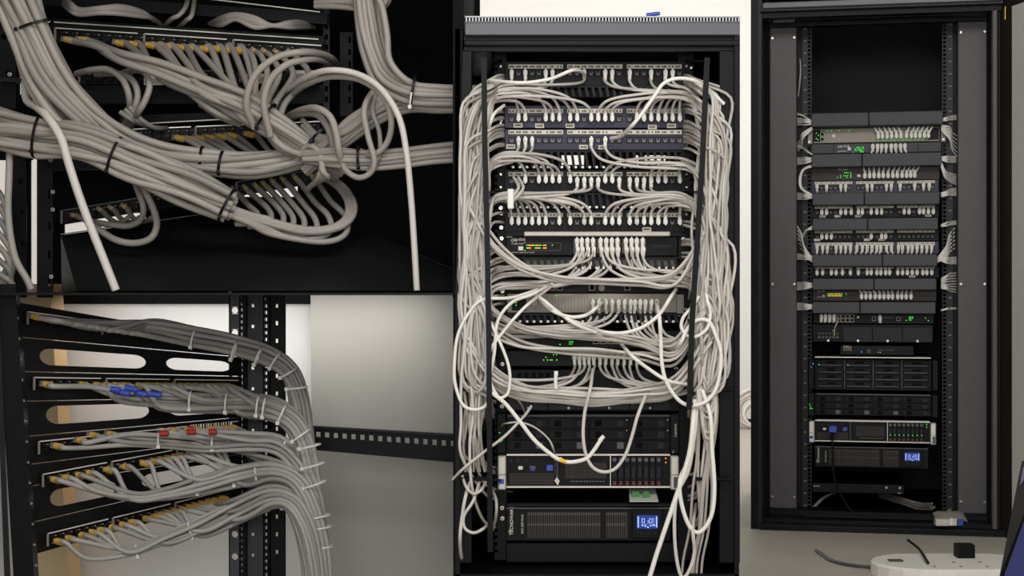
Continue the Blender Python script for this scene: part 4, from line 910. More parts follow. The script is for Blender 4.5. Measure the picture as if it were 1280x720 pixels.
# laptop at the right edge
lt = thing('laptop', P(1270,720,-.3), 'dark framed laptop at the lower right edge, screen angled to the rack', 'laptop')
a = P(1280,590,-.35); 
def lp(px,py,y): return P(px,py,y)
b = MB(); f_ = [P(1249,722,-.45),P(1300,760,-.6),P(1312,560,-.35),P(1277,577,-.2)]
bk = [v+Vector((.01,.012,0)) for v in f_]
b.hexa(f_+bk,'dark'); b.build('lid', lt)
def lerp(u,v): return (f_[0]*(1-u)*(1-v)+f_[1]*u*(1-v)+f_[2]*u*v+f_[3]*(1-u)*v)
sc_ = [lerp(.12,.0),lerp(.95,.06),lerp(.95,.95),lerp(.12,.93)]; nn_ = (f_[1]-f_[0]).cross(f_[3]-f_[0]).normalized(); nn_ = nn_ if nn_.y < 0 else -nn_
b = MB(); b.hexa([v+nn_*.002 for v in sc_]+[v for v in sc_],'scr'); b.build('screen', lt)
b = MB(); zt_ = min(v.z for v in f_); b.wbox((f_[0].x-.02,-.85,zt_-.03),(f_[1].x+.1,-.40,zt_-.012),'dark',.003); b.build('keyboard_base', lt)
b = MB(); b.wbox((f_[0].x+.0,-.9,0),(f_[1].x+.14,-.36,zt_-.031),'char',.004); tag(b.build('equipment_case'), 'dark case under the laptop at the lower right corner', 'case')
BN[0] = 'data_cable'
# ================================================================== LEFT SIDE: ENCLOSURE OF TWO BAYS
b = MB(); a = P(-30,366,0); c = P(568,369,0); b.wbox((P(-30,0,1.04).x,0,c.z),(c.x-.004,1.04,a.z),'dark')
en = thing('equipment_enclosure', (-1.0,.5,0), 'black two storey enclosure around the close-up cable bays on the left', 'enclosure')
b.build('middle_shelf', en)
xr_ = P(566.5,0,0).x; xr2 = P(583,0,0).x
b = MB(); 
b.hexa([(P(566,366,0).x,-.0,P(0,372,0).z),(P(569,366,0).x,-.0,P(0,372,0).z),(P(583,0,0).x,-.0,P(0,-8,1.04).z),(P(566,0,0).x,-.0,P(0,-8,1.04).z),(P(566,366,0).x,1.04,P(0,372,0).z),(P(569,366,0).x,1.04,P(0,372,0).z),(P(583,0,0).x,1.04,P(0,-8,1.04).z),(P(566,0,0).x,1.04,P(0,-8,1.04).z)],'pit'); b.build('dividing_panel', en)
b = MB(); b.wbox((P(-30,0,1.04).x,0,0),(P(-26,0,1.04).x,1.04,P(0,-8,1.04).z),'dark'); b.build('side_panel', en)
b = MB(); b.wbox((P(-30,0,1.04).x,0,P(0,-12,1.04).z),(P(580,0,0).x,1.04,P(0,-8,1.04).z),'dark'); b.build('top_panel', en)
b = MB(); b.wbox((P(566.5,0,0).x,.0,.02),(P(568.5,0,0).x,1.04,P(0,369,0).z),'pit'); b.build('dividing_panel', en)
yb_ = .98
b = MB()
for q in ((70,-20,600,200),(-40,-20,70,40),(-40,40,24,118),(40,40,70,195),(-40,118,40,200),(12,200,38,380),(56,200,68,380),(68,200,80,380),(80,200,182,266),(182,200,305,380),(305,200,600,232),(372,232,600,380),(305,246,372,380),(80,296,182,380)): b.box(*q, yb_, .012, 'pit')
b.build('back_panel', en)
# ---- BAY A (upper): rear of a cluttered rack
fa = thing('open_rack', P(60,300,.45), 'black perforated posts and beams behind the tangled grey bundles, upper left', 'rack frame')
b = MB(); perf(b, 16, 190, 33, 372, .40, [(25+i*1.2, yy, 8, 8) for i,yy in enumerate((227,265,305,340))], 'black', .006, True); b.build('post', fa)
b = MB(); perf(b, 46, 185, 66, 372, .34, [(61.5, yy, 3.4, 11) for yy in (204,243,282,318,352)], 'black', .006); b.build('post', fa)
b = MB(); perf(b, 0, 20, 20, 135, .42, [(5,46,8,8),(10,92,8,8)], 'black', .006, True); b.build('post', fa)
b = MB(); perf(b, 404, -10, 412, 140, .55, [(408,20+i*13,4,7) for i in range(9)], 'char', .005); b.build('post', fa); b = MB(); perf(b, 425, 40, 441, 145, .6, [(437,50+i*15,3.4,8) for i in range(6)], 'black', .005); b.build('post', fa)
b = MB(); b.bar(P(0,100,.40),P(45,102,.40),(0,0,1),.03,.012,'char'); b.build('bracket', fa)
for p, q, h, y in (((55,0),(410,24),14,.5),((62,30),(405,52),12,.48),((70,118),(405,118),24,.55),((150,150),(400,142),10,.5),((60,206),(400,196),16,.55)):
    b = MB(); b.bar(P(*p,y),P(*q,y),(0,1,0),h*S(y),.02,'dark'); b.build('beam', fa)
for p, q, y in (((255,-2),(400,15),.47),((58,27),(398,49),.46),((170,155),(300,148),.47)):
    b = MB(); b.bar(P(*p,y),P(*q,y),(0,1,0),1.4*S(y),.002,'sil'); b.build('edge_lip_glint', fa)  # steel lips; pale tone of the topmost paints light reflecting off its edge
for x, y in ((12,93),(63,200),(66,240),(60,27),(66,262),(64,346)): stamp(PLUG['screw_m'],'screw',P(x,y,.33),fa)
def jackmesh():
    s = S(.5); mb = MB(); mb.wbox((-4.4*s,0,-6*s),(4.4*s,.02,6*s),'dark',.001); mb.wbox((-3.6*s,-.006,-4.6*s),(3.6*s,.002,1.5*s),'black',.001)
    mb.wbox((-3.8*s,-.007,2.2*s),(-1.2*s,.0,4.6*s),'char'); mb.wbox((.6*s,-.007,3*s),(3.4*s,.0,4.2*s),'jack'); mb.wbox((-4.6*s,-.003,-6*s),(-4.1*s,.0,6*s),'char')
    PLUG['rj'] = mb.mesh('rj')
jackmesh()
def rear_row(p0, p1, h, n, label, lip='sil', jm='rj', js=1.0, gap=None):
    """rear of a patch panel running from p0 to p1 (px,py,y)"""
    A, B = P(*p0), P(*p1); root = thing('patch_bay', A, label, 'patch panel'); d = (B-A).normalized(); up = Vector((0,0,1)); hs = h*S((p0[2]+p1[2])/2)
    nrm = d.cross(up).normalized(); nrm = nrm if nrm.y < 0 else -nrm
    b = MB(); b.bar(A-nrm*.012, B-nrm*.012, -nrm, hs, .012, 'dark'); b.build('frame', root)
    for t0, t1 in (((0,.31),(.335,.645),(.67,1)) if gap is None else gap):
        q0 = A.lerp(B,t0)+Vector((0,0,hs*.5))+nrm*.008; q1 = A.lerp(B,t1)+Vector((0,0,hs*.5))+nrm*.008
        b = MB(); b.bar(q0, q1, -nrm, .0028, .003, lip); b.bar(q0-Vector((0,0,hs*.95)), q0, nrm, .006, .004, 'jack'); b.build('metal_rim', root)
    ang = math.atan2(d.z, d.x); yaw = math.atan2(d.y, d.x)
    for i in range(n):
        t = (i+.5)/n; t = t*.97+.015
        o = stamp(PLUG[jm], 'jack', A.lerp(B,t)+nrm*.001, root, (0, -math.atan2(d.z, math.hypot(d.x,d.y)), yaw)); o.scale = (js*(1-.25*t*(p1[2]>p0[2]+.1)),1,js*(1-.25*t*(p1[2]>p0[2]+.1)))
    return root
rear_row((70,44,.46),(402,66,.46),17,24,'topmost row of black rear sockets with yellow boots, upper left bay')
rear_row((100,97,.5),(400,96,.5),15,22,'second row of rear sockets behind the looped cables, upper left bay','grey')
rear_row((165,170,.42),(400,160,.5),16,20,'third row of rear sockets with yellow boots, upper left bay')
rear_row((78,272,.44),(408,218,.46),17,24,'lowest row of rear sockets above the dark chassis, upper left bay','grey',gap=((0,.3),(.33,.62),(.66,1)))
for q in (((180,94),(205,106)),((305,92),(330,104)),((365,88),(398,100))):
    b = MB(); (x0,y0),(x1,y1) = q; b.box(x0,y0,x1,y1,.465,.003,'label'); k = x0+1
    while k < x1-1: b.box(k,y0+4,k+1,y1-1,.4635,.001,'ink'); k += 2.2
    o = b.build('barcode_label'); tag(o, 'pale barcode strip on the second socket row, %s' % {180:'left of the big loops',305:'in the middle',365:'at its right end'}[x0], 'sticker')
sl = thing('server_chassis', P(300,330,.3), 'large dark equipment chassis under the tangled grey cables, upper left bay', 'server')
b = MB(); b.hexa([P(92,372,.14),P(570,372,.14),P(570,348,.16),P(92,366,.14),P(76,292,.50),P(478,300,.50),P(395,243,.75),P(74,288,.5)],'slab') if 0 else None
c8 = [P(88,392,.14),P(600,392,.14),P(640,374,.14),P(84,378,.14)]
top = [P(76,294,.42),P(300,262,.60),P(400,246,.70),P(488,304,.42),P(600,352,.20),P(600,378,.12),P(96,378,.12)]
b = MB(); n=len(top); zs = P(0,366,0).z+.001; top = [Vector((v.x,v.y,max(v.z,zs+.004))) for v in top]; low = [Vector((v.x,v.y+.01,zs)) for v in top]; b.add(top+low, [tuple(range(n)), tuple(range(2*n-1,n-1,-1))]+[(i,(i+1)%n,(i+1)%n+n,i+n) for i in range(n)], 'slab'); b.build('housing', sl)
b = MB(); b.bar(P(488,303,.41),P(600,351,.19),(0,1,0),.0025,.003,'char'); b.bar(P(76,293,.41),P(300,261,.59),(0,1,0),.003,.003,'jack'); b.bar(P(285,366,.118),P(362,340,.23),(0,1,0),.002,.002,'grey'); b.build('edge_trim', sl)
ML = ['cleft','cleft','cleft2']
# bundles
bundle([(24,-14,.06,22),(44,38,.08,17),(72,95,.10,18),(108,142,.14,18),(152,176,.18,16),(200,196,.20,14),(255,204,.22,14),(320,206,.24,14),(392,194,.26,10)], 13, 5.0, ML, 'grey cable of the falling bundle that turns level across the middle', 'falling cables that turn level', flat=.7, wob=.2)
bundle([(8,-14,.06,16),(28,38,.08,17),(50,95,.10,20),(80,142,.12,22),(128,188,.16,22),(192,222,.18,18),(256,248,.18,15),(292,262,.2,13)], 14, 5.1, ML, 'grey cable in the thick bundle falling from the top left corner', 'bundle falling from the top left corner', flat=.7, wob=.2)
tie(42,33,.08,72,25,'tieb','black cable tie high on the bundle falling from the top left corner', flat=.75)
bundle([(-14,158,.12,25),(45,168,.10,25),(105,180,.10,24),(168,204,.11,24),(232,232,.13,22),(288,258,.16,18)], 20, 4.7, ML, 'grey cable in the thick bundle entering at the left edge', 'bundle entering at the left edge', flat=.7, wob=.2)
tie(47,170,.10,10,27,'tieb','black cable tie at the left end of the left-edge bundle')
tie(143,196,.105,20,26,'tieb','black cable tie in the middle of the left-edge bundle')
tie(284,256,.15,28,22,'tieb','black cable tie where the two left bundles end together')
B1 = [(x, 46+(x-70)*.066+3, .44) for x in (86,110,167,188,197,225,237,256)]
bundle([(60,50,.42,3),(118,58,.36,6),(150,72,.30,9),(200,88,.26,13),(250,110,.24,17),(300,134,.22,19),(345,160,.22,18),(390,192,.24,14),(425,215,.3,10)], 14, 4.5, ML, 'grey cable sweeping from the topmost sockets down to the right, {n} of its sheaf', None, boots=B1+[(283,62,.44),(104,50,.44),(297,63,.44),(150,54,.44),(270,61,.44),(210,58,.44)], flat=.8)
tie(332,146,.2,38,20,'tieb','black cable tie on the sheaf sweeping down from the topmost sockets')
bx = [(308,64),(320,65),(333,66),(348,67),(365,67)]
for i,(x,y) in enumerate(bx):
    cable([(x,y,.44),(x+7,y+6,.40),(x+12+i*2,y+28,.34),(x+10-i*5,y+65,.28),(x+14-i*6,y+95,.24),(385+i*3,178+i*3,.24),(425,190+i*4,.3)],4.0,'cleft','grey cable dropping from the %s yellow boot right of centre, topmost sockets' % ORD[i],plugs=[('boot_s',0,(0,.7,0),'strain_relief_boot')],n=8,sides=10)
# loops right of centre
cable([(318,160,.2),(308,130,.16),(318,95,.14),(345,72,.14),(378,65,.15),(404,68,.24),(418,76,.36),(424,88,.62)],4.4,'cleft','tall grey loop right of centre, outermost of its pair, upper left bay',n=10,sides=10)
cable([(338,170,.18),(330,130,.15),(338,100,.14),(360,80,.14),(392,74,.2),(412,80,.36),(420,92,.62)],4.4,'cleft','tall grey loop right of centre, inner one of its pair, upper left bay',n=10,sides=10)
cable([(335,135,.45),(362,110,.3),(382,97,.2),(410,88,.12),(445,92,.10),(475,110,.08),(498,145,.06),(508,190,.05),(514,250,.05),(518,310,.05),(521,363,.05)],4.0,'cmid','longest pale cable arching over and hanging down to the bottom edge',n=10,sides=10)
cable([(338,145,.45),(366,118,.3),(387,104,.2),(415,96,.14),(450,100,.12),(478,120,.1),(489,150,.1),(484,178,.12),(466,194,.14),(448,188,.2)],3.9,'cleft','grey hoop just inside the longest arching cable',n=10,sides=10)
cable([(352,150,.4),(375,138,.24),(395,135,.16),(412,145,.14),(420,165,.14),(424,190,.15),(430,215,.2)],4.4,'cleft','short bowed cable left of the grey hoop, front one',n=8,sides=10)
cable([(350,156,.4),(372,144,.26),(392,142,.2),(405,152,.18),(414,172,.18),(418,200,.2)],4.2,'cleft2','short bowed cable left of the grey hoop, rear one',n=8,sides=10)
cable([(478,104,.2),(462,120,.15),(455,140,.12),(460,170,.12),(468,200,.12),(463,216,.13),(448,222,.14),(432,212,.16),(424,190,.2)],3.8,'cleft','narrow drooping cable loop under the grey hoop',n=10,sides=10)
cable([(480,108,.22),(470,118,.17),(466,140,.14),(474,165,.14),(474,195,.14),(460,214,.16)],3.2,'cleft2','thin cable inside the narrow drooping loop',n=8,sides=8)
for i in range(4): cable([(368+i*9,205-i*4,.24),(385+i*6,182+i*3,.2),(402,196+i*5,.18),(398+i*4,222,.2),(385+i*5,236-i*4,.28)],3.6,'cleft','grey cable curl in the knot right of centre, upper left bay','curls in the knot right of centre',name='data_cable',n=8,sides=8)
for i in range(5): cable([(378,150+i*7,.26),(400,170+i*4,.22),(430,166-i*3,.2),(455,148-i*3,.18),(480,128-i*2,.16)],3.6,ML[i%3],'grey cable rising out of the central knot to the right bundle','cables rising from the knot to the right bundle',name='data_cable',n=6,sides=8)
bundle([(458,-14,.18,15),(462,30,.18,15),(468,65,.18,16),(482,98,.17,17),(512,116,.15,16),(548,122,.14,15),(600,124,.14,15)], 18, 4.0, ML, 'grey cable in the bundle dropping from the top and turning right', 'bundle dropping from the top right', flat=.8)
bundle([(380,214,.25,5),(430,170,.22,10),(470,140,.19,14),(510,127,.16,12),(550,128,.15,12),(600,129,.15,12)], 10, 3.6, ML, 'grey cable joining the right-hand bundle from below', 'cables joining the right-hand bundle from below')
bundle([(380,196,.2,6),(420,196,.18,12),(460,199,.17,12),(500,197,.17,12),(545,193,.17,12),(600,190,.17,14)], 12, 3.7, ML, 'grey cable in the lower right bundle of the upper left bay', 'lower right bundle of the upper left bay')
cable([(470,-8,.14),(478,10,.13),(484,45,.12),(487,75,.12),(505,98,.12),(530,110,.14)],4.2,'cleft','outermost cable on the right of the bundle dropping from the top',n=8,sides=8)
bundle([(395,4,.3,5),(430,4,.25,7),(462,8,.22,8),(478,2,.22,8),(484,-20,.22,8)], 7, 3.6, ML, 'grey cable crossing the top edge right of centre', 'cables crossing the top edge')
tie(472,6,.2,0,12,'tieb','black cable tie at the top edge right of centre')
tie(517,112,.13,10,19,'tieb','black cable tie on the right-hand bundle'); tie(514,124,.12,8,14,'tiew','pale cable tie on the right-hand bundle')
tie(448,197,.15,0,14,'tieb','black cable tie on the lower right bundle'); tie(398,168,.2,45,16,'tieb','black cable tie at the central knot')
# third row sweep
B3 = [(225,173,.40),(238,174,.40),(250,173,.41),(262,172,.42),(277,171,.43),(290,170,.44),(312,168,.46),(330,166,.47)]
bundle([(150,186,.30,8),(200,200,.27,12),(250,206,.25,14),(300,207,.24,14),(350,202,.24,12),(400,190,.26,8)], 6, 4.3, ML, 'grey cable running level across the middle of the upper left bay', 'level bundle across the middle')
bundle([(205,180,.36,3),(262,190,.33,6),(300,197,.30,8),(345,200,.28,9),(400,196,.28,8)], 8, 3.7, ML, 'grey cable from the {n} yellow boot of the third socket row', None, boots=B3)
tie(252,198,.22,5,15,'tieb','black cable tie left on the level bundle'); tie(276,204,.22,10,15,'tieb','black cable tie right on the level bundle')
# small left loops
cable([(96,92,.44),(112,88,.38),(135,87,.34),(152,98,.32),(160,115,.31),(162,132,.33),(158,150,.4),(152,165,.5)],4.3,'cleft','grey loop left of centre, inner one of three',n=10,sides=10)
cable([(120,93,.46),(145,92,.38),(165,100,.32),(172,118,.3),(167,138,.31),(158,155,.4),(150,170,.5)],4.2,'cleft','grey loop left of centre, middle one of three',n=10,sides=10)
cable([(148,94,.44),(165,88,.36),(180,90,.3),(187,105,.27),(182,124,.26),(172,142,.28),(162,160,.4),(155,175,.5)],4.2,'cleft','grey loop left of centre, outer one of three',n=10,sides=10)
for i in range(3): cable([(150+i*6,140-i*3,.3),(165+i*6,150,.3),(178+i*8,156+i*2,.34),(192+i*8,160,.42)],3.2,'cleft2','dim short cable behind the left loops','dim cables behind the left loops',name='data_cable')
cable([(236,116,.26),(262,136,.22),(285,148,.24),(310,152,.3)],3.8,'cleft2','cable trailing below the sheaf, upper one'); cable([(250,130,.25),(275,146,.24),(300,156,.28)],3.6,'cleft2','cable trailing below the sheaf, lower one')
# top edge cables
for i in range(4): cable([(78,-6+i*3,.52),(88,4+i*3,.4),(100,12+i*2,.38),(125,10+i*2,.36),(150,8+i*3,.38),(175,14+i*2,.42),(188,22,.46),(200,30,.56)],3.4,ML[i%3],'grey cable slung along the top edge, left group','cables along the top edge, left group',name='data_cable')
for i in range(4): cable([(262,30,.56),(277,22+i*3,.42),(295,18+i*2,.38),(318,22+i*4,.37),(340,32,.38),(362,28+i*2,.4),(378,28+i*2,.46),(392,34,.56)],3.2,ML[i%3],'grey cable slung along the top edge, middle group','cables along the top edge, middle group',name='data_cable')
cable([(205,34,.56),(214,24,.42),(225,18,.4),(233,6,.42),(236,-10,.5)],3,'cleft','short cable at the top edge between the two slung groups, left one'); cable([(222,36,.56),(232,26,.42),(240,18,.4),(244,-10,.5)],3,'cleft','short cable at the top edge between the two slung groups, right one')
# loose ones left
cable([(33,92,.2),(31,110,.18),(34,126,.16),(46,134,.12),(60,147,.06),(76,172,.03),(86,205,.03),(98,242,.03),(112,280,.03),(130,325,.03),(145,363,.03)],5.2,'cmid','brightest thick cable crossing diagonally down to the bottom edge at left',n=10,sides=12)
cable([(12,192,.14),(11,225,.12),(10,262,.12),(13,295,.12),(20,325,.12),(34,350,.12),(39,362,.12)],4.6,'cleft','upright grey cable left of the perforated post',n=8,sides=10)
for i in range(7): cable([(-14,225+i*18,.30),(4,250+i*16,.28),(U(8,16),290+i*10,.28),(U(2,18),330+i*5,.3),(U(-8,20),361,.3)],3.8,ML[i%3],'grey cable at the bright lower left edge of the upper bay','cables at the bright lower left edge',name='data_cable')
cable([(96,270,.42),(115,277,.36),(140,281,.32),(162,282,.3),(176,274,.28),(179,258,.26),(170,232,.28),(165,215,.3)],4.0,'cleft','short cable loop under the lowest left boots, inner one',plugs=[('boot_s',0,(0,.2,0),'strain_relief_boot')],n=10,sides=10)
cable([(108,276,.34),(125,288,.3),(145,300,.27),(168,304,.26),(188,298,.25),(196,282,.25),(192,262,.24),(180,236,.24),(170,220,.3)],4.4,'cleft','large cable loop over the corner of the dark chassis',n=10,sides=10)
for i,x in enumerate((128,142,158)): cable([(x,264-i*2,.42),(x+10,274,.38),(x+22,279-i,.34),(x+32,272,.3)],3.3,'cleft2','short cable from the %s lowest left boot' % ORD[i],plugs=[('boot_s',0,(0,.6,0),'strain_relief_boot')],n=6,sides=8)
# bottom right loops
for i,x in enumerate((294,309,322,332,343,356,371,391)):
    ox = x+18+i*5; t_ = 0.42
    cable([(x,240-i*2.6,.44),(x+7,246-i*2.4,.42),(min(x+22,ox),258-i*1.0,.36),(min(x+28+i*2,435),268+i*1.2-(i>5)*4,.30),(min(x+22+i*3,430),276+i*2.6,.27),(x+2+i*1,280+i*3.2,.25),(340,276+i*2.4,.24),(312,268+i*1.6,.22),(284,258+i*1.4,.2)],3.9,'cleft','cable looping back left from the %s lowest right boot' % ORD[i],plugs=[('boot_s',0,(0,.9,0),'strain_relief_boot')],n=8,sides=10)
for i in range(3): cable([(396+i*4,218,.42),(420+i*4,232,.36),(434+i*4,252,.3),(432+i*4,272,.27),(414+i*3,284+i,.25),(380,286+i*2,.24),(330,274+i*2,.23),(284,262+i,.2)],4.0,'cleft','outermost long cable loop lying on the dark chassis','outermost loops on the dark chassis',name='data_cable',n=8,sides=10)
for x,y in ((40,22),(232,24)): pass
b = MB(); b.box(24,66,31,95,.36,.02,'yel',.001); tag(b.build('yellow_block'), 'small yellow connector beside the top left bundle', 'connector')

BN[0] = 'network_cable'
# ---- BAY B (lower): rear of the tidied rack, seen slantwise
def yB(x): return .15 + .4*(x-25)/275
struct('wall_recess', (lambda m: (m.wbox((P(-30,0,1.04).x,1.04,-.3),(P(598,0,1.04).x,1.06,P(0,366,1.04).z),'wall'), m)[1])(MB()))
gp = MB(); gp.hexa([P(392,740,.97),P(600,740,.97),P(600,360,.97),P(388,360,.97),P(392,740,.985),P(600,740,.985),P(600,360,.985),P(388,360,.985)],'gpan'); tag(gp.build('cabinet_side_wall'), 'large plain grey metal sheet behind the horizontal slotted beam, lower left bay', 'metal sheet')
wd = thing('wooden_cupboard', P(60,700,.9), 'pale wooden cupboard standing behind the lower left rack', 'cupboard')
b = MB(); b.hexa([P(36,760,.80),P(88,760,.80),P(62,355,.80),P(10,355,.80),P(36,760,1.0),P(88,760,1.0),P(62,355,1.0),P(10,355,1.0)],'wood'); b.build('carcass', wd)
b = MB(); b.hexa([P(88,760,.80),P(104,760,.84),P(78,355,.84),P(62,355,.80),P(88,760,1.0),P(104,760,1.0),P(78,355,1.0),P(62,355,1.0)],'wood2'); b.build('edge_board', wd)
fb = thing('open_rack', P(300,700,.6), 'open black rack frame with perforated uprights and a slotted beam, lower left', 'rack frame')
b = MB(); b.hexa([P(18,740,.05),P(44,740,.05),P(19,355,.05),P(-6,355,.05),P(18,740,.10),P(44,740,.10),P(19,355,.10),P(-6,355,.10)],'black')
b.build('upright', fb)
b = MB(); b.hexa([P(44,740,.08),P(50,740,.12),P(24,355,.12),P(19,355,.08),P(44,740,.14),P(50,740,.16),P(24,355,.16),P(19,355,.14)],'char'); b.build('mounting_strip', fb)
b = MB(); b.hexa([P(6,740,.045),P(14,740,.045),P(-2,355,.045),P(-8,355,.045),P(6,740,.055),P(14,740,.055),P(-2,355,.055),P(-8,355,.055)],'char'); b.build('outer_strip', fb)
for i in range(14): t = i/13; stamp(PLUG['screw_s'],'screw',P(20+26*t*.95,372+360*t*.93,.078),fb)
def upr(x0,x1,holes,m,y,r=False):
    b = MB(); perf(b,x0,360,x1,745,y,holes,m,.006,r); b.box(x0,360,x0+1.5,745,y,.03,m); b.build('upright', fb)
upr(286,302,[(293.5,388+i*28,8,9) for i in range(12)],'grey',.70,True)
upr(299,308,[(299+2.2,372+i*7.6,3.6,4) for i in range(48)],'black',.66)
upr(308,329,[(316,382+i*26,3.4,4) for i in range(13)],'cover',.68)
upr(329,337,[(332,374+i*8.4,3.6,4) for i in range(43)],'black',.67)
upr(337,357,[(346,382+i*22,3,5) for i in range(15)],'dark',.64)
# horizontal beam with square holes
def mapq(TL,TR,BL,BR,yfn):
    def f(u,v,d=0):
        x = (TL[0]*(1-u)+TR[0]*u)*(1-v)+(BL[0]*(1-u)+BR[0]*u)*v; y = (TL[1]*(1-u)+TR[1]*u)*(1-v)+(BL[1]*(1-u)+BR[1]*u)*v
        p = P(x,y,yfn(x)); p.y += d; return p
    return f
def slotplate(mb, f, slots, v0, v1, m, th=.006, rnd_=True, asp=.2):
    def cell(ua,va,ub,vb):
        if ub-ua < 1e-4 or vb-va < 1e-4: return
        mb.hexa([f(ua,vb),f(ub,vb),f(ub,va),f(ua,va),f(ua,vb,th),f(ub,vb,th),f(ub,va,th),f(ua,va,th)], m)
    cell(0,0,1,v0); cell(0,v1,1,1); u = 0
    for a, c in slots: cell(u,v0,a,v1); u = c
    cell(u,v0,1,v1)
    if rnd_:
        for a, c in slots:
            r = (v1-v0)/2; ru = r*asp; vm = (v0+v1)/2
            for e, sg in ((a,1),(c,-1)):
                for sv_ in (1,-1):
                    arc = [(e+sg*ru*(1-math.cos(t)), vm+sv_*r*math.sin(t)) for t in [math.pi/2*q/6 for q in range(7)]]
                    co = (e, vm+sv_*r); L = [co]+arc; vs = [f(*q) for q in L]+[f(q[0],q[1],th) for q in L]; k = len(L)
                    mb.add(vs, [(0,i+1,i+2) for i in range(6)]+[(k,k+i+2,k+i+1) for i in range(6)]+[(i+1,i+1+k,i+2+k,i+2) for i in range(6)], m)
f = mapq((386,532),(590,544),(386,562),(590,580),lambda x:.62)
b = MB(); slotplate(b, f, [(.045+i*.0535+i*i*.0001, .045+i*.0535+i*i*.0001+.026) for i in range(17)], .24, .44, 'black', .006, False); b.build('horizontal_beam', fb)
b = MB(); b.bar(P(386,533,.60),P(590,545,.60),(0,1,0),.006,.02,'char'); b.build('beam_flange', fb)
X0, X1 = 22, 302
def band(l0, r0, l1, r1, label, slots=None, v=(.2,.8), cat='blanking plate'):
    o = 22 + (l0-380)*.075; f = mapq((o, l0),(X1, r0),(o+(l1-l0)*.075, l1),(X1, r1), yB)
    b = MB(); slotplate(b, f, slots or [], v[0], v[1], 'dark', .008, True, (l1-l0)/280*1.35)
    b.add([f(0,0,-.001),f(1,0,-.001),f(1,.03,-.001),f(0,.03,-.001)],[(3,2,1,0)],'char')
    root = thing('blanking_plate', f(0,1), label, cat); b.build('plate', root); return root
band(378,426,421,446,'highest black plate of the slanted rack, behind the single top cable run')
band(422,447,464,470,'black plate with two long rounded slots, upper one, lower left bay', [(.08,.565),(.655,.95)], (.27,.80))
band(465,471,501,496,'black plate behind the blue-tagged cable run')
band(502,497,545,521,'black plate with two long rounded slots, middle one, lower left bay', [(.09,.57),(.66,.96)], (.15,.72))
band(546,522,580,547,'black plate behind the red-tagged cable run')
band(581,548,607,567,'black plate behind the fourth cable run of the slanted rack')
band(608,568,652,592,'black plate with one short rounded slot, lowest one, lower left bay', [(.08,.40),(.52,.93)], (.2,.72))
band(653,593,692,622,'lowest black plate of the slanted rack')
def rr(p0,p1,label,n=24,h=16,gap=None): return rear_row((p0[0],p0[1],yB(p0[0])-.012),(p1[0],p1[1],yB(p1[0])-.012),h,n,label,js=.95,gap=gap)
rr((33,398),(296,434),'slanted row of rear sockets with one yellow boot, highest of five')
rr((41,480),(296,483),'slanted row of rear sockets at the blue tags, second of five')
rr((47,560),(296,534),'slanted row of rear sockets at the red tags, third of five')
rr((52,601),(296,555),'slanted row of rear sockets, fourth of five')
rr((58,675),(290,618),'slanted row of rear sockets, lowest of five')
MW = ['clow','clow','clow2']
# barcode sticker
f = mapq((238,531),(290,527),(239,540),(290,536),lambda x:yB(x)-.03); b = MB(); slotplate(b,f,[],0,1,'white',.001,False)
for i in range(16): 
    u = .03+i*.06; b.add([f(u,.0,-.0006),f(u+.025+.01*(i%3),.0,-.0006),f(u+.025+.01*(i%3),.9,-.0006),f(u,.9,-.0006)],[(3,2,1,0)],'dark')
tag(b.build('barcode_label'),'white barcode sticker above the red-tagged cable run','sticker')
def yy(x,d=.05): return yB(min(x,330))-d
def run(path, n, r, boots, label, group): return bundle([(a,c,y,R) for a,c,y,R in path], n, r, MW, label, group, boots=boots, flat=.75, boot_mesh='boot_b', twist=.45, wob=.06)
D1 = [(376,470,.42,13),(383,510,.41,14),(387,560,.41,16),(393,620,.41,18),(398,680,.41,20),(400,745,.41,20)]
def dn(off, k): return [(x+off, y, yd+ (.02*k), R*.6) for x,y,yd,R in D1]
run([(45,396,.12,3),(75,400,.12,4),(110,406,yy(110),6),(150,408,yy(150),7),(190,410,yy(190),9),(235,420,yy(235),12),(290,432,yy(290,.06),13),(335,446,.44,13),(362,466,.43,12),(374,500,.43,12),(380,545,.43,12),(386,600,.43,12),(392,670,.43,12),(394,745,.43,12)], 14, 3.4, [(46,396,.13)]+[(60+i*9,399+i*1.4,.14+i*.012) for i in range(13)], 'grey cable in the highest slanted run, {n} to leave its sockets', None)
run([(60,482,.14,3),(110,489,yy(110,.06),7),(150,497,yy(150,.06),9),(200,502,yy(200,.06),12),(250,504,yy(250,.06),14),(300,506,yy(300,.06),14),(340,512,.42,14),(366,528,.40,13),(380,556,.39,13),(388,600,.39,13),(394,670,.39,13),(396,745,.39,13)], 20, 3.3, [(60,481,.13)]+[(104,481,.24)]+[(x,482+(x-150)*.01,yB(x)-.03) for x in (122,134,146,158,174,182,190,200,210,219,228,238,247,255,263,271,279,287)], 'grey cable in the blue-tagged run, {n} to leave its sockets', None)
run([(76,558,.16,3),(110,554,yy(110,.06),6),(160,549,yy(160,.07),8),(210,551,yy(210,.07),9),(260,554,yy(260,.07),10),(310,552,.42,11),(345,556,.40,11),(368,575,.38,11),(384,605,.37,11),(393,640,.37,12),(398,745,.37,12)], 12, 3.1, [(73,558,.17),(102,551,.22)]+[(x,545-(x-110)*.06,yB(x)-.03) for x in (118,140,206,220,236,246,262,270,280,290)], 'grey cable in the red-tagged run, {n} to leave its sockets', None)
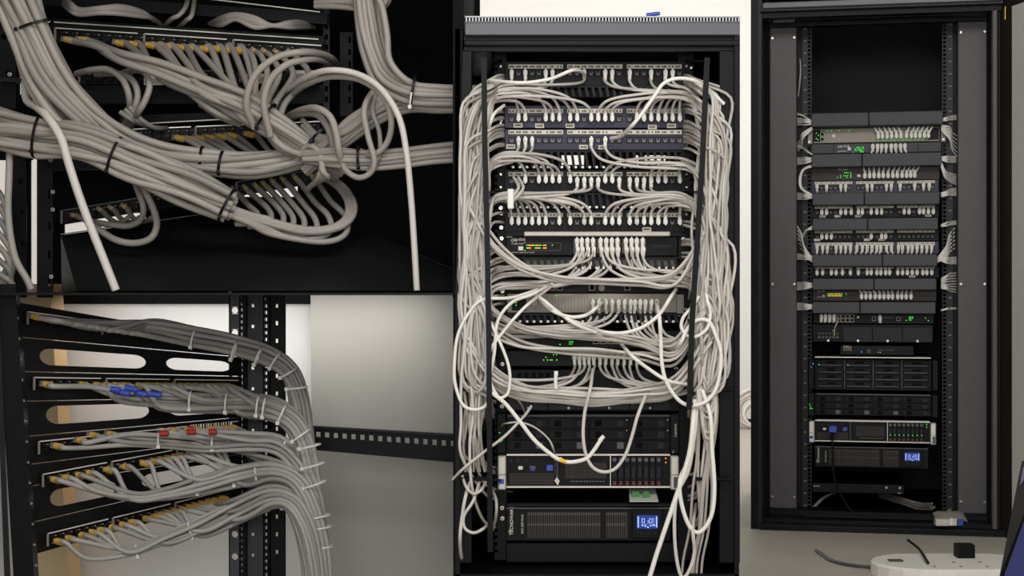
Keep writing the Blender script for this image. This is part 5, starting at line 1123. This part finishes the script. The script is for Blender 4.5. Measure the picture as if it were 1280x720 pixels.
run([(70,600,.16,2),(120,612,yy(120,.07),5),(165,620,yy(165,.08),7),(205,617,yy(205,.09),9),(248,607,yy(248,.1),13),(300,594,.42,15),(345,590,.38,14),(372,604,.36,13),(388,640,.35,13),(398,690,.35,14),(402,745,.35,14)], 20, 3.1, [(x,600-(x-70)*.19,yB(x)-.03) for x in (70,84,100,114,136,157,180,194,203,212,220,228,237,246,254,262,270,278,286,293)], 'grey cable in the fourth slanted run, {n} to leave its sockets', None)
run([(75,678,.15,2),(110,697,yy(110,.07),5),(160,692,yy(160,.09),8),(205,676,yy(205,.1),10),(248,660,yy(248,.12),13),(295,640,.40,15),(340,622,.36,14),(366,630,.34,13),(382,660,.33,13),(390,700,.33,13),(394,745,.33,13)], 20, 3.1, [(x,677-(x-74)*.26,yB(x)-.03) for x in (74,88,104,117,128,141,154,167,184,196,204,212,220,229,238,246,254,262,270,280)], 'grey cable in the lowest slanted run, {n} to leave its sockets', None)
for i,(x,y,a,R,yd) in enumerate(((241,425,12,14,yy(235,.08)),(292,440,16,15,.40),(322,447,22,15,.38),(343,452,32,15,.38),(360,467,60,16,.37),(370,485,85,17,.37))): tie(x,y,yd+.02,a,R*.84,'tiew','white cable tie on the highest slanted run, %s from the left' % ORD[i], wpx=2.2)
for i,(x,y,a,R,yd) in enumerate(((238,502,3,15,yy(238,.1)),(283,505,3,16,.42),(322,509,6,16,.38),(330,511,8,16,.36),(352,519,24,16,.34),(375,545,55,17,.34))): tie(x,y,yd+.03,a,R*.84,'tiew','white cable tie on the blue-tagged run, %s from the left' % ORD[i], wpx=2.2)
for i,(x,y,a,R,yd) in enumerate(((199,551,0,11,yy(199,.1)),(266,554,0,12,.40),(286,553,0,12,.42),(311,552,0,12,.40),(353,560,25,13,.37))): tie(x,y,yd+.03,a,R*.84,'tiew','white cable tie on the red-tagged run, %s from the left' % ORD[i], wpx=2.2)
for i,(x,y,a,R,yd) in enumerate(((246,608,-12,14,yy(246,.12)),(292,596,-10,16,.40),(321,592,-6,17,.38),(344,589,0,16,.36),(372,604,35,16,.34))): tie(x,y,yd+.03,a,R*.84,'tiew','white cable tie on the fourth slanted run, %s from the left' % ORD[i], wpx=2.2)
for i,(x,y,a,R,yd) in enumerate(((172,689,-14,10,yy(172,.12)),(239,663,-18,13,yy(239,.14)),(276,648,-22,15,.40),(314,633,-18,16,.38),(333,626,-12,16,.36),(354,624,5,16,.34))): tie(x,y,yd+.03,a,R*.84,'tiew','white cable tie on the lowest slanted run, %s from the left' % ORD[i], wpx=2.2)
for i,(x,y,a,R) in enumerate(((386,558,78,15),(390,582,75,16),(391,606,72,17),(395,646,80,18),(396,660,82,18),(397,684,85,18))): tie(x,y,.36,a,R,'tiew','white cable tie on the upright trunk of cables, %s from the top' % ORD[i], wpx=2.2)
def tg(x,y,a,w,m,lab): 
    c = P(x,y,yy(x,.11)); t = Vector((math.cos(a),0,-math.sin(a))); b = MB(); b.tube([c-t*w*S(.2), c+t*w*S(.2)], 3.9*S(.25), m, 12); tag(b.build('cable_marker'), lab, 'cable marker')
for i,(x,y,a,w) in enumerate(((144,487,.15,6),(154,491,.15,8),(164,486,.15,8),(176,492,.15,8),(194,493,.12,8))): tg(x,y,a,w,'blue','blue marker sleeve on the second slanted run, %s from the left' % ORD[i])
for i,(x,y,a,w) in enumerate(((205,543,0,7),(239,541,0,7),(266,541,0,6),(238,537,0,5))): tg(x,y-1,a,w*.8,'red','red marker sleeve on the third slanted run, %s' % ('leftmost','second from left','rightmost','small one behind')[i])
# ================================================================== LIGHT AND CAMERA
w = bpy.data.worlds.new('World'); SC.world = w; w.use_nodes = True
w.node_tree.nodes['Background'].inputs[0].default_value = (.9,.95,1,1); w.node_tree.nodes['Background'].inputs[1].default_value = .3
def area(name, loc, tgt, sx, sy, e, col=(1,.985,.965)):
    l = bpy.data.lights.new(name, 'AREA'); l.shape = 'RECTANGLE'; l.size = sx; l.size_y = sy; l.energy = e; l.color = col
    o = bpy.data.objects.new(name, l); COL.objects.link(o); o.location = loc
    o.rotation_euler = (Vector(tgt)-Vector(loc)).to_track_quat('-Z','Y').to_euler(); return o
area('ceiling_light', (.5,-2.4,2.9), (.2,.3,.9), 2.4, 1.2, 95)
area('fill_light', (-.2,-4.85,1.3), (.1,.3,.8), 1.8, 1.1, 60, (1,.985,.97))  # added fill behind the camera, brightens the lower fronts
area('ceiling_light', (1.2,3.4,2.9), (1.0,6.2,1.2), 3.0, 1.0, 110)
area('ceiling_light', (-1.6,3.0,2.9), (-1.5,6.2,1.2), 2.0, 1.0, 60)
area('bay_fill_light', (-.75,.78,P(0,372,0).z-.02), (-.75,1.0,.3), 1.0, .12, 3.0)  # added lamp hidden under the shelf to lift the lower bay's wall
cam = bpy.data.cameras.new('camera'); cam.sensor_width = 36; cam.lens = 36*F/1280; cam.clip_start = .05
co = bpy.data.objects.new('camera', cam); COL.objects.link(co); co.location = (0,-D,ZC); co.rotation_euler = (math.pi/2,0,0); SC.camera = co
SC.view_settings.view_transform = 'Standard'; SC.view_settings.look = 'None'; SC.view_settings.gamma = 1; SC.view_settings.use_curve_mapping = False; SC.view_settings.exposure = 0
